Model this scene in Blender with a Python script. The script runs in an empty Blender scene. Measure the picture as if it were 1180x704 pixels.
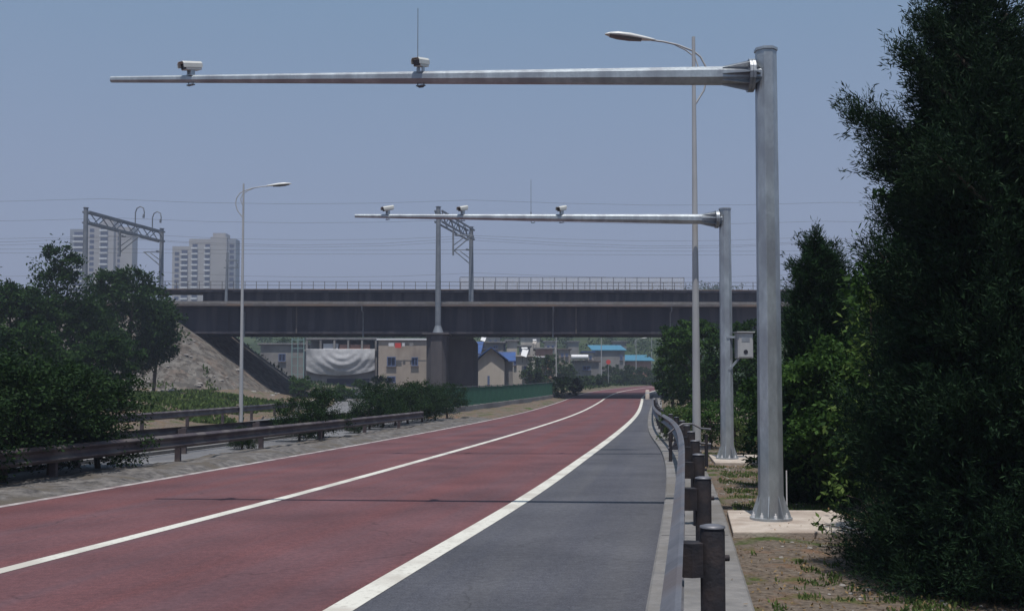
import bpy, math, random
import numpy as np
from mathutils import Vector, Matrix
R_ = math.radians
sc = bpy.context.scene
col = sc.collection

# ------------------------------------------------------------------ camera
F = 1133.0; EYE = 1.7; PITCH = R_(2.5)
CY0 = 447 - F*math.tan(PITCH)
cam_d = bpy.data.cameras.new('camera'); cam = bpy.data.objects.new('camera', cam_d); col.objects.link(cam)
cam.location = (0, 0, EYE); cam.rotation_euler = (R_(90)+PITCH, 0, 0)
cam_d.sensor_width = 36; cam_d.lens = 36*F/1180
cam_d.shift_x = 0.0; cam_d.shift_y = (CY0-352)/1180
cam_d.clip_start = .05; cam_d.clip_end = 6000
sc.camera = cam

# ------------------------------------------------------------------ world + sun + exposure
SUN_EL, SUN_AZ = 73.0, 181.0     # azimuth clockwise from +Y: behind the camera
w = bpy.data.worlds.new("World"); sc.world = w; w.use_nodes = True
nt = w.node_tree; bg = nt.nodes['Background']
sky = nt.nodes.new('ShaderNodeTexSky'); sky.sky_type = 'NISHITA'; sky.sun_disc = False
sky.sun_elevation = R_(SUN_EL); sky.sun_rotation = R_(SUN_AZ)
sky.air_density = 1.3; sky.dust_density = 2.2; sky.ozone_density = 3.0
mx = nt.nodes.new('ShaderNodeMix'); mx.data_type = 'RGBA'; mx.inputs[0].default_value = .75
nt.links.new(sky.outputs[0], mx.inputs[6]); 
wtc = nt.nodes.new('ShaderNodeTexCoord'); wsp = nt.nodes.new('ShaderNodeSeparateXYZ'); nt.links.new(wtc.outputs['Generated'], wsp.inputs[0])
wr = nt.nodes.new('ShaderNodeValToRGB'); nt.links.new(wsp.outputs['Z'], wr.inputs[0]); nt.links.new(wr.outputs[0], mx.inputs[7])
wr.color_ramp.elements[0].position = 0.0; wr.color_ramp.elements[0].color = (4.35, 4.5, 6.4, 1)
wr.color_ramp.elements[1].position = .40; wr.color_ramp.elements[1].color = (2.3, 3.85, 5.7, 1)
nt.links.new(mx.outputs[2], bg.inputs[0]); bg.inputs[1].default_value = .10
sd = bpy.data.lights.new('sun', 'SUN'); so = bpy.data.objects.new('sun', sd); col.objects.link(so)
sd.energy = 4.9; sd.angle = R_(.5); sd.color = (1, .955, .89)
az = R_(SUN_AZ); el = R_(SUN_EL)
sdir = Vector((math.sin(az)*math.cos(el), math.cos(az)*math.cos(el), math.sin(el)))
so.rotation_euler = (-sdir).to_track_quat('-Z', 'Y').to_euler(); so.location = (0, -20, 60)
sc.view_settings.view_transform = 'Standard'; sc.view_settings.look = 'None'
sc.view_settings.exposure = -0.25; sc.view_settings.gamma = 1; sc.view_settings.use_curve_mapping = False
sc.cycles.volume_bounces = 0; sc.cycles.max_bounces = 6; sc.cycles.transparent_max_bounces = 6

# ------------------------------------------------------------------ helpers
def at(px, py, Y):
    """point on the plane at distance Y that the photograph shows at (px, py)"""
    u = (px-590)/F; v = (CY0-py)/F
    dy = math.cos(PITCH) - v*math.sin(PITCH); dz = math.sin(PITCH) + v*math.cos(PITCH)
    return (u/dy*Y, Y, EYE + dz/dy*Y)
AX = lambda px, py, Y: at(px, py, Y)[0]
AZ = lambda px, py, Y: at(px, py, Y)[2]

class Curve:
    def __init__(s, pts):
        p = np.array(pts, float); s.y = p[:, 0]; s.x = p[:, 1]
        d = np.gradient(s.x, s.y); s.d = d
    def __call__(s, Y):
        Y = np.asarray(Y, float); k = np.clip(np.searchsorted(s.y, Y)-1, 0, len(s.y)-2)
        h = s.y[k+1]-s.y[k]; t = np.clip((Y-s.y[k])/h, 0, 1); t2 = t*t; t3 = t2*t
        r = (2*t3-3*t2+1)*s.x[k] + (t3-2*t2+t)*h*s.d[k] + (-2*t3+3*t2)*s.x[k+1] + (t3-t2)*h*s.d[k+1]
        r = r + np.where(Y < s.y[0], (Y-s.y[0])*s.d[0], 0) + np.where(Y > s.y[-1], (Y-s.y[-1])*s.d[-1], 0)
        return r
RL = Curve([(-20, -6.4), (0, -2.78), (7.6, -1.33), (14.8, .12), (25.5, 2.0), (41, 4.6), (60, 7.6), (88, 11.6), (103, 13.7), (118, 16.4), (135, 20.6), (160, 27.5), (190, 36), (250, 56), (400, 110)])
ZP = Curve([(-20, 0), (0, 0), (15, 0), (35, 0), (60, .1), (88, .45), (103, .74), (120, 1.2), (150, 1.8), (200, 2.35), (300, 3), (500, 4)])
KW = Curve([(-20, 2.6), (0, 2.45), (7.6, 2.36), (13.5, 2.2), (24.4, 1.92), (36, 1.25), (57, .75), (90, 1.0), (200, 1.0)])
KB = lambda Y: RL(Y) + KW(Y)
LE = lambda Y: RL(Y) - 7.4
OI = Curve([(-20, -17.2), (0, -13.9), (20, -9.85), (36, -7.3), (48, -6.3), (60, -6.2), (75, -7.5), (95, -10), (140, -15), (250, -30)])
OO = Curve([(-20, -24), (0, -18.5), (20, -15.0), (36, -13.7), (47, -13.3), (58, -13.1), (75, -14), (95, -17), (140, -23), (250, -39)])

def new_obj(name, me, parent=None):
    o = bpy.data.objects.new(name, me); col.objects.link(o)
    if parent is not None: o.parent = parent
    return o
def tag(o, label=None, cat=None, group=None, kind=None):
    if label: o['label'] = label
    if cat: o['category'] = cat
    if group: o['group'] = group
    if kind: o['kind'] = kind
    return o
def empty(name, loc, label, cat, group=None, rz=0.0):
    o = bpy.data.objects.new(name, None); col.objects.link(o); o.location = loc; o.rotation_euler = (0, 0, rz)
    o.empty_display_size = .3
    return tag(o, label, cat, group)
def copy_tree(o, parent=None):
    c = o.copy(); col.objects.link(c); c.parent = parent
    for ch in list(o.children): copy_tree(ch, c)
    return c

class MB:
    def __init__(s): s.v = []; s.f = []; s.sm = []
    def add(s, vs, fs, smooth=False):
        b = len(s.v); s.v += [tuple(p) for p in vs]; s.f += [tuple(b+i for i in f) for f in fs]; s.sm += [smooth]*len(fs); return s
    def box(s, x0, y0, z0, x1, y1, z1, M=None):
        vs = [Vector(p) for p in [(x0,y0,z0),(x1,y0,z0),(x1,y1,z0),(x0,y1,z0),(x0,y0,z1),(x1,y0,z1),(x1,y1,z1),(x0,y1,z1)]]
        if M is not None: vs = [M @ p for p in vs]
        return s.add(vs, [(0,3,2,1),(4,5,6,7),(0,1,5,4),(1,2,6,5),(2,3,7,6),(3,0,4,7)])
    def cbox(s, c, d, M=None):
        return s.box(c[0]-d[0]/2, c[1]-d[1]/2, c[2]-d[2]/2, c[0]+d[0]/2, c[1]+d[1]/2, c[2]+d[2]/2, M)
    def tube(s, pts, rad, n=8, smooth=True, caps=True, rot=0.0):
        pts = [Vector(p) for p in pts]; m = len(pts)
        if not hasattr(rad, '__len__'): rad = [rad]*m
        vs = []; prev = None
        for i, p in enumerate(pts):
            t = (pts[min(i+1, m-1)]-pts[max(i-1, 0)]).normalized()
            if prev is None:
                a = Vector((0, 0, 1)) if abs(t.z) < .9 else Vector((1, 0, 0))
                nx = (a - t*a.dot(t)).normalized()
            else: nx = (prev - t*prev.dot(t)).normalized()
            prev = nx; ny = t.cross(nx)
            for k in range(n):
                q = 2*math.pi*k/n + rot
                vs.append(p + (nx*math.cos(q)+ny*math.sin(q))*rad[i])
        fs = [(i*n+k, i*n+(k+1) % n, (i+1)*n+(k+1) % n, (i+1)*n+k) for i in range(m-1) for k in range(n)]
        s.add(vs, fs, smooth)
        if caps:
            s.add([vs[k] for k in range(n)], [tuple(reversed(range(n)))]); s.add([vs[(m-1)*n+k] for k in range(n)], [tuple(range(n))])
        return s
    def bar(s, a, b, wd, ht):
        a = Vector(a); b = Vector(b); t = (b-a).normalized(); L = (b-a).length
        up = Vector((0, 0, 1)) if abs(t.z) < .95 else Vector((0, 1, 0))
        sx = t.cross(up).normalized(); uz = sx.cross(t)
        M = Matrix(((sx.x, t.x, uz.x, a.x), (sx.y, t.y, uz.y, a.y), (sx.z, t.z, uz.z, a.z), (0, 0, 0, 1)))
        return s.box(-wd/2, 0, -ht/2, wd/2, L, ht/2, M)
    def prism(s, poly, z0, z1):
        n = len(poly)
        return s.add([(x, y, z0) for x, y in poly]+[(x, y, z1) for x, y in poly],
                     [tuple(reversed(range(n))), tuple(range(n, 2*n))]+[(i, (i+1) % n, n+(i+1) % n, n+i) for i in range(n)])
    def sweep(s, path, prof, smooth=False, caps=True):
        """path: list of (x,y,z); prof: closed list of (side, up); side points to the right of travel"""
        n = len(prof); m = len(path); vs = []
        for i in range(m):
            a = Vector(path[max(i-1, 0)]); b = Vector(path[min(i+1, m-1)]); t = (b-a); t.z = 0; t.normalize()
            sd_ = Vector((t.y, -t.x, 0))
            for q in prof: vs.append(Vector(path[i]) + sd_*q[0] + Vector((0, 0, q[1])))
        fs = [(i*n+k, (i+1)*n+k, (i+1)*n+(k+1) % n, i*n+(k+1) % n) for i in range(m-1) for k in range(n)]
        s.add(vs, fs, smooth)
        if caps: s.add(vs[:n], [tuple(range(n))]); s.add(vs[-n:], [tuple(reversed(range(n)))])
        return s
    def build(s, name, mat, parent=None, off=None, bevel=0):
        me = bpy.data.meshes.new(name)
        vs = s.v if off is None else [(x-off[0], y-off[1], z-off[2]) for x, y, z in s.v]
        me.from_pydata([tuple(v) for v in vs], [], s.f); me.polygons.foreach_set('use_smooth', s.sm)
        me.materials.append(mat); me.update()
        o = new_obj(name, me, parent)
        if bevel:
            b = o.modifiers.new('bevel', 'BEVEL'); b.width = bevel; b.segments = 2; b.limit_method = 'ANGLE'
        return o

def mat(name, c1, c2=None, scale=3.0, rough=.7, metal=0.0, bump=0.0, bscale=None, c3=None, s3=.3, lo=.35, hi=.65, coord='Object', spec=.4, detail=6, stretch=None):
    m = bpy.data.materials.new(name); m.use_nodes = True; n = m.node_tree; N = n.nodes; L = n.links
    b = N['Principled BSDF']; b.inputs['Roughness'].default_value = rough; b.inputs['Metallic'].default_value = metal
    b.inputs['Specular IOR Level'].default_value = spec
    if c2 is None: b.inputs['Base Color'].default_value = (*c1, 1)
    tc = N.new('ShaderNodeTexCoord'); co = tc.outputs[coord]
    if stretch:
        mp = N.new('ShaderNodeMapping'); mp.inputs['Scale'].default_value = stretch; L.new(co, mp.inputs[0]); co = mp.outputs[0]
    if c2 is not None:
        no = N.new('ShaderNodeTexNoise'); no.inputs['Scale'].default_value = scale; no.inputs['Detail'].default_value = detail; no.inputs['Roughness'].default_value = .62
        L.new(co, no.inputs[0])
        r = N.new('ShaderNodeValToRGB'); L.new(no.outputs[0], r.inputs[0])
        r.color_ramp.elements[0].position = lo; r.color_ramp.elements[0].color = (*c1, 1)
        r.color_ramp.elements[1].position = hi; r.color_ramp.elements[1].color = (*c2, 1)
        out = r.outputs[0]
        if c3 is not None:
            n3 = N.new('ShaderNodeTexNoise'); n3.inputs['Scale'].default_value = s3; n3.inputs['Detail'].default_value = 5; L.new(co, n3.inputs[0])
            r3 = N.new('ShaderNodeValToRGB'); r3.color_ramp.elements[0].position = .48; r3.color_ramp.elements[1].position = .62; L.new(n3.outputs[0], r3.inputs[0])
            mm = N.new('ShaderNodeMix'); mm.data_type = 'RGBA'; L.new(r3.outputs[0], mm.inputs[0]); L.new(out, mm.inputs[6]); mm.inputs[7].default_value = (*c3, 1)
            out = mm.outputs[2]
        L.new(out, b.inputs['Base Color'])
    if bump:
        nb = N.new('ShaderNodeTexNoise'); nb.inputs['Scale'].default_value = bscale or scale*4; nb.inputs['Detail'].default_value = 5
        L.new(co, nb.inputs[0]); bp = N.new('ShaderNodeBump'); bp.inputs['Strength'].default_value = bump; bp.inputs['Distance'].default_value = .05
        L.new(nb.outputs[0], bp.inputs['Height']); L.new(bp.outputs[0], b.inputs['Normal'])
    return m

def leafmat(name, dark, light, trans=.25):
    m = bpy.data.materials.new(name); m.use_nodes = True; n = m.node_tree; N = n.nodes; L = n.links
    b = N['Principled BSDF']; b.inputs['Roughness'].default_value = .65; b.inputs['Specular IOR Level'].default_value = .10
    g = N.new('ShaderNodeNewGeometry'); r = N.new('ShaderNodeValToRGB'); L.new(g.outputs['Random Per Island'], r.inputs[0])
    r.color_ramp.elements[0].color = (*dark, 1); r.color_ramp.elements[1].color = (*light, 1)
    L.new(r.outputs[0], b.inputs['Base Color'])
    t = N.new('ShaderNodeBsdfTranslucent'); L.new(r.outputs[0], t.inputs[0])
    mx_ = N.new('ShaderNodeMixShader'); mx_.inputs[0].default_value = trans
    L.new(b.outputs[0], mx_.inputs[1]); L.new(t.outputs[0], mx_.inputs[2]); L.new(mx_.outputs[0], N['Material Output'].inputs[0])
    return m

# ------------------------------------------------------------------ materials
M = {}
M['galv'] = mat('galvanised_steel', (.34, .37, .40), (.46, .50, .53), 9, rough=.42, metal=.55, bump=.12, bscale=40, stretch=(1, 1, .4), c3=(.30, .32, .35), s3=2.5)
M['lamp_grey'] = mat('lamp_post_paint', (.36, .36, .37), (.46, .46, .46), 3, rough=.5, metal=.2, stretch=(1, 1, .2))
M['lamp_white'] = mat('lamp_head_paint', (.62, .62, .6), (.7, .7, .68), 5, rough=.35)
M['lens'] = mat('lamp_glass', (.10, .10, .11), rough=.15, spec=.5)
M['white_paint'] = mat('camera_housing_paint', (.58, .58, .54), (.68, .67, .63), 8, rough=.4)
M['dark_glass'] = mat('dark_glass', (.015, .015, .02), rough=.1, spec=.6)
M['black'] = mat('black_plastic', (.02, .02, .025), rough=.5)
M['dark_paint'] = mat('dark_post_paint', (.012, .012, .018), (.020, .019, .025), 9, rough=.8, bump=.15, c3=(.036, .028, .03), s3=5)
M['rail_back'] = mat('guardrail_galvanised', (.11, .11, .125), (.18, .18, .20), 4, rough=.5, metal=.35, bump=.08, c3=(.14, .12, .12), s3=2)
M['rail_brown'] = mat('guardrail_brown_paint', (.055, .042, .050), (.09, .07, .072), 5, rough=.6, metal=.1, bump=.1, c3=(.13, .11, .105), s3=1.5)
M['conc'] = mat('concrete', (.25, .235, .22), (.35, .33, .30), 4, rough=.9, bump=.25, bscale=40, c3=(.20, .19, .175), s3=1.2)
M['kerb_conc'] = mat('kerb_concrete', (.15, .145, .145), (.22, .21, .205), 5, rough=.9, bump=.25, bscale=50, c3=(.15, .14, .13), s3=.9)
M['slab_conc'] = mat('slab_concrete', (.40, .34, .29), (.50, .44, .39), 5, rough=.9, bump=.25, bscale=40, c3=(.34, .28, .24), s3=1.6)
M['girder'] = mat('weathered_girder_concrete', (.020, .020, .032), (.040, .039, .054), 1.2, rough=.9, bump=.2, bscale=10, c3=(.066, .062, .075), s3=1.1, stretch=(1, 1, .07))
M['ledge'] = mat('bridge_ledge_concrete', (.09, .08, .08), (.13, .115, .115), 1.5, rough=.9, c3=(.16, .115, .09), s3=.25)
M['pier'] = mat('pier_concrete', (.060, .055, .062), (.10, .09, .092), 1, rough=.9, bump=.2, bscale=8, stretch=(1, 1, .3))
M['rail_iron'] = mat('bridge_railing_steel', (.11, .11, .12), (.17, .17, .18), 3, rough=.7)
M['mesh_white'] = mat('pale_fence_panel', (.50, .51, .55), (.58, .59, .63), 2, rough=.7)
M['mast'] = mat('mast_steel', (.15, .17, .20), (.21, .23, .26), 1.5, rough=.6, metal=.2)
M['wire'] = mat('wire', (.07, .07, .08), rough=.6)
M['bark'] = mat('bark', (.05, .038, .03), (.10, .08, .065), 8, rough=.95, bump=.5, bscale=25, stretch=(1, 1, .25))
M['tower'] = mat('tower_render', (.32, .30, .285), (.38, .355, .33), .08, rough=.9)
M['tower_grey'] = mat('tower_grey_render', (.20, .215, .235), (.26, .275, .295), .08, rough=.9)
M['tower_glass'] = mat('tower_glazing', (.02, .03, .07), rough=.3)
M['balcony'] = mat('balcony_white', (.62, .62, .62), rough=.8)
M['plaster'] = mat('stained_plaster', (.30, .25, .21), (.40, .34, .29), .5, rough=.95, c3=(.22, .18, .16), s3=.3, stretch=(1, 1, .4))
M['plaster_pale'] = mat('pale_plaster', (.42, .38, .34), (.52, .47, .42), .6, rough=.95, c3=(.34, .30, .28), s3=.35, stretch=(1, 1, .3))
M['plaster_grey'] = mat('grey_plaster', (.20, .19, .19), (.28, .27, .26), .6, rough=.95, c3=(.16, .15, .15), s3=.3)
M['brick_pink'] = mat('pink_brick', (.34, .18, .14), (.42, .24, .19), 1, rough=.95)
M['blue_roof'] = mat('blue_sheet_roof', (.03, .07, .22), (.04, .10, .28), 1.2, rough=.6, c3=(.04, .06, .15), s3=.5)
M['teal_roof'] = mat('teal_sheet_roof', (.04, .17, .27), (.06, .22, .32), 1.2, rough=.5)
M['grey_roof'] = mat('grey_roof', (.16, .16, .17), (.24, .23, .23), 1.5, rough=.9)
M['white_metal'] = mat('white_sheet', (.70, .70, .72), rough=.4)
M['tarp'] = mat('grey_tarpaulin', (.33, .33, .35), (.46, .46, .48), .9, rough=.8, bump=.12, bscale=2.5)
M['cloth_red'] = mat('red_cloth', (.55, .06, .05), rough=.9)
M['cloth_white'] = mat('white_cloth', (.6, .6, .62), rough=.9)
M['window_dark'] = mat('dark_window', (.02, .025, .05), rough=.3)
M['frame_blue'] = mat('blue_window_frame', (.10, .14, .26), rough=.6)
M['fence_green'] = mat('green_mesh_fence', (.018, .085, .055), (.035, .13, .085), .6, rough=.7)
M['line'] = mat('road_line_paint', (.38, .36, .32), (.62, .60, .54), 14, rough=.75, c3=(.48, .45, .40), s3=1.1, lo=.28, hi=.48, detail=10)
M['line_worn'] = mat('worn_edge_line_paint', (.30, .26, .26), (.48, .45, .43), 5, rough=.8, c3=(.24, .18, .18), s3=2.2)
M['tyre_black'] = M['black']
M['rubble_stone'] = mat('pale_rubble', (.22, .20, .19), (.33, .31, .29), 6, rough=.95, bump=.3)

def roadmat(name, a, b, c, streak):
    m = bpy.data.materials.new(name); m.use_nodes = True; n = m.node_tree; N = n.nodes; L = n.links
    p = N['Principled BSDF']; p.inputs['Roughness'].default_value = .85; p.inputs['Specular IOR Level'].default_value = .3
    tc = N.new('ShaderNodeTexCoord')
    fine = N.new('ShaderNodeTexNoise'); fine.inputs['Scale'].default_value = 60; fine.inputs['Detail'].default_value = 4; L.new(tc.outputs['Object'], fine.inputs[0])
    r1 = N.new('ShaderNodeValToRGB'); L.new(fine.outputs[0], r1.inputs[0])
    r1.color_ramp.elements[0].position = .36; r1.color_ramp.elements[0].color = (*a, 1); r1.color_ramp.elements[1].position = .66; r1.color_ramp.elements[1].color = (*b, 1)
    # long wear bands that follow the road (UV: u across, v along)
    mp = N.new('ShaderNodeMapping'); mp.inputs['Scale'].default_value = (1.7, .04, 1); L.new(tc.outputs['UV'], mp.inputs[0])
    big = N.new('ShaderNodeTexNoise'); big.inputs['Scale'].default_value = 1.0; big.inputs['Detail'].default_value = 6; L.new(mp.outputs[0], big.inputs[0])
    r2 = N.new('ShaderNodeValToRGB'); r2.color_ramp.elements[0].position = .40; r2.color_ramp.elements[1].position = .68; L.new(big.outputs[0], r2.inputs[0])
    mm = N.new('ShaderNodeMix'); mm.data_type = 'RGBA'; mu = N.new('ShaderNodeMath'); mu.operation = 'MULTIPLY'; mu.inputs[1].default_value = streak
    L.new(r2.outputs[0], mu.inputs[0]); L.new(mu.outputs[0], mm.inputs[0]); L.new(r1.outputs[0], mm.inputs[6]); mm.inputs[7].default_value = (*c, 1)
    pt = N.new('ShaderNodeTexNoise'); pt.inputs['Scale'].default_value = .55; pt.inputs['Detail'].default_value = 7; L.new(tc.outputs['Object'], pt.inputs[0])
    r3 = N.new('ShaderNodeValToRGB'); r3.color_ramp.elements[0].position = .3; r3.color_ramp.elements[0].color = (.74, .74, .75, 1); r3.color_ramp.elements[1].position = .7; r3.color_ramp.elements[1].color = (1.2, 1.2, 1.18, 1); L.new(pt.outputs[0], r3.inputs[0])
    ml = N.new('ShaderNodeMix'); ml.data_type = 'RGBA'; ml.blend_type = 'MULTIPLY'; ml.inputs[0].default_value = 1; L.new(mm.outputs[2], ml.inputs[6]); L.new(r3.outputs[0], ml.inputs[7])
    gr = N.new('ShaderNodeTexNoise'); gr.inputs['Scale'].default_value = 13; gr.inputs['Detail'].default_value = 10; gr.inputs['Roughness'].default_value = .8; L.new(tc.outputs['Object'], gr.inputs[0])
    r4 = N.new('ShaderNodeValToRGB'); r4.color_ramp.elements[0].position = .32; r4.color_ramp.elements[0].color = (.66, .66, .68, 1); r4.color_ramp.elements[1].position = .68; r4.color_ramp.elements[1].color = (1.3, 1.3, 1.28, 1); L.new(gr.outputs[0], r4.inputs[0])
    m4 = N.new('ShaderNodeMix'); m4.data_type = 'RGBA'; m4.blend_type = 'MULTIPLY'; m4.inputs[0].default_value = 1; L.new(ml.outputs[2], m4.inputs[6]); L.new(r4.outputs[0], m4.inputs[7])
    # fine cracks: distorted voronoi edges, only here and there
    dn = N.new('ShaderNodeTexNoise'); dn.inputs['Scale'].default_value = 1.5; dn.inputs['Detail'].default_value = 6; L.new(tc.outputs['Object'], dn.inputs[0])
    va_ = N.new('ShaderNodeVectorMath'); va_.operation = 'SCALE'; va_.inputs['Scale'].default_value = .9; L.new(dn.outputs['Color'], va_.inputs[0])
    vb_ = N.new('ShaderNodeVectorMath'); vb_.operation = 'ADD'; L.new(va_.outputs[0], vb_.inputs[0]); L.new(tc.outputs['Object'], vb_.inputs[1])
    vc = N.new('ShaderNodeTexVoronoi'); vc.feature = 'DISTANCE_TO_EDGE'; vc.inputs['Scale'].default_value = .28; L.new(vb_.outputs[0], vc.inputs[0])
    rc = N.new('ShaderNodeValToRGB'); rc.color_ramp.elements[0].position = .0; rc.color_ramp.elements[0].color = (.45, .45, .45, 1); rc.color_ramp.elements[1].position = .005; rc.color_ramp.elements[1].color = (1, 1, 1, 1); L.new(vc.outputs[0], rc.inputs[0])
    m5 = N.new('ShaderNodeMix'); m5.data_type = 'RGBA'; m5.blend_type = 'MULTIPLY'; L.new(r2.outputs[0], m5.inputs[0]); L.new(m4.outputs[2], m5.inputs[6]); L.new(rc.outputs[0], m5.inputs[7])
    L.new(m5.outputs[2], p.inputs['Base Color'])
    bp = N.new('ShaderNodeBump'); bp.inputs['Strength'].default_value = .35; bp.inputs['Distance'].default_value = .01; L.new(fine.outputs[0], bp.inputs['Height']); L.new(bp.outputs[0], p.inputs['Normal'])
    return m
M['red_road'] = roadmat('red_asphalt', (.108, .040, .044), (.172, .070, .072), (.115, .062, .072), .9)
M['grey_road'] = roadmat('grey_asphalt', (.054, .055, .068), (.096, .098, .118), (.108, .106, .112), .6)
M['old_road'] = roadmat('pale_old_asphalt', (.13, .13, .14), (.18, .18, .19), (.20, .19, .19), .5)

def groundmat():
    m = bpy.data.materials.new('soil_and_grass'); m.use_nodes = True; n = m.node_tree; N = n.nodes; L = n.links
    p = N['Principled BSDF']; p.inputs['Roughness'].default_value = .95; p.inputs['Specular IOR Level'].default_value = .1
    tc = N.new('ShaderNodeTexCoord'); geo = N.new('ShaderNodeNewGeometry')
    def noise(s, d=6):
        q = N.new('ShaderNodeTexNoise'); q.inputs['Scale'].default_value = s; q.inputs['Detail'].default_value = d; q.inputs['Roughness'].default_value = .65; L.new(tc.outputs['Object'], q.inputs[0]); return q
    def ramp(src, a, b, ca=(0, 0, 0), cb=(1, 1, 1)):
        r = N.new('ShaderNodeValToRGB'); r.color_ramp.elements[0].position = a; r.color_ramp.elements[1].position = b
        r.color_ramp.elements[0].color = (*ca, 1); r.color_ramp.elements[1].color = (*cb, 1); L.new(src, r.inputs[0]); return r
    def mixc(f, a, b):
        q = N.new('ShaderNodeMix'); q.data_type = 'RGBA'; L.new(f, q.inputs[0])
        if isinstance(a, tuple): q.inputs[6].default_value = (*a, 1)
        else: L.new(a, q.inputs[6])
        if isinstance(b, tuple): q.inputs[7].default_value = (*b, 1)
        else: L.new(b, q.inputs[7])
        return q
    n1 = noise(13, 10); soil = ramp(n1.outputs[0], .33, .68, (.072, .058, .046), (.22, .18, .148))
    n2 = noise(2.2, 5); red = mixc(ramp(n2.outputs[0], .5, .68).outputs[0], soil.outputs[0], (.20, .115, .07))
    n3 = noise(1.1, 9); n4 = noise(24, 4)
    grass = ramp(n4.outputs[0], .3, .7, (.035, .055, .016), (.085, .12, .035))
    gm = mixc(ramp(n3.outputs[0], .54, .62).outputs[0], red.outputs[2], grass.outputs[0])
    # the far ground and hill are grown over
    sp = N.new('ShaderNodeSeparateXYZ'); L.new(geo.outputs['Position'], sp.inputs[0])
    mr = N.new('ShaderNodeMapRange'); mr.inputs[1].default_value = 120; mr.inputs[2].default_value = 200; L.new(sp.outputs['Y'], mr.inputs[0])
    n5 = noise(.12, 8); far = ramp(n5.outputs[0], .35, .65, (.028, .048, .020), (.07, .09, .04))
    fin = mixc(mr.outputs[0], gm.outputs[2], far.outputs[0])
    # grey dust on the stone-pitched slope of the embankment (steep faces)
    sn = N.new('ShaderNodeSeparateXYZ'); L.new(geo.outputs['True Normal'], sn.inputs[0])
    st = N.new('ShaderNodeMapRange'); st.inputs[1].default_value = .93; st.inputs[2].default_value = .86; L.new(sn.outputs['Z'], st.inputs[0])
    yy = N.new('ShaderNodeMapRange'); yy.inputs[1].default_value = 125; yy.inputs[2].default_value = 120; L.new(sp.outputs['Y'], yy.inputs[0])
    y2 = N.new('ShaderNodeMapRange'); y2.inputs[1].default_value = 70; y2.inputs[2].default_value = 76; L.new(sp.outputs['Y'], y2.inputs[0])
    ma = N.new('ShaderNodeMath'); ma.operation = 'MULTIPLY'; L.new(st.outputs[0], ma.inputs[0]); L.new(yy.outputs[0], ma.inputs[1])
    mb = N.new('ShaderNodeMath'); mb.operation = 'MULTIPLY'; L.new(ma.outputs[0], mb.inputs[0]); L.new(y2.outputs[0], mb.inputs[1])
    vo = N.new('ShaderNodeTexVoronoi'); vo.inputs['Scale'].default_value = 2.3; L.new(tc.outputs['Object'], vo.inputs[0])
    stone = mixc(vo.outputs['Color'], (.07, .065, .060), (.20, .185, .17))
    nn = noise(.6, 6); stone1 = mixc(ramp(nn.outputs[0], .5, .7).outputs[0], stone.outputs[2], (.17, .13, .105)); n7 = noise(1.6, 7); stone2 = mixc(ramp(n7.outputs[0], .50, .60).outputs[0], stone1.outputs[2], (.075, .065, .058))
    fin2 = mixc(mb.outputs[0], fin.outputs[2], stone2.outputs[2])
    L.new(fin2.outputs[2], p.inputs['Base Color'])
    bp = N.new('ShaderNodeBump'); bp.inputs['Strength'].default_value = .8; bp.inputs['Distance'].default_value = .06; L.new(n1.outputs[0], bp.inputs['Height']); L.new(bp.outputs[0], p.inputs['Normal'])
    return m
M['ground'] = groundmat()
L_ = {}
L_['juniper'] = leafmat('juniper_needles', (.006, .018, .009), (.020, .046, .018), .12)
L_['cypress'] = leafmat('dark_conifer_needles', (.007, .022, .008), (.022, .058, .018), .15)
L_['broad'] = leafmat('broad_leaves', (.008, .026, .008), (.036, .078, .018), .3)
L_['light'] = leafmat('light_green_leaves', (.06, .11, .025), (.15, .22, .06), .4)
L_['mid'] = leafmat('mid_green_leaves', (.018, .048, .012), (.062, .125, .026), .3)
L_['privet'] = leafmat('clipped_shrub_leaves', (.007, .020, .007), (.026, .058, .014), .2)
L_['far'] = leafmat('far_foliage', (.025, .045, .018), (.06, .10, .035), .2)
L_['weed'] = leafmat('weeds', (.05, .085, .025), (.12, .17, .05), .3)

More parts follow.
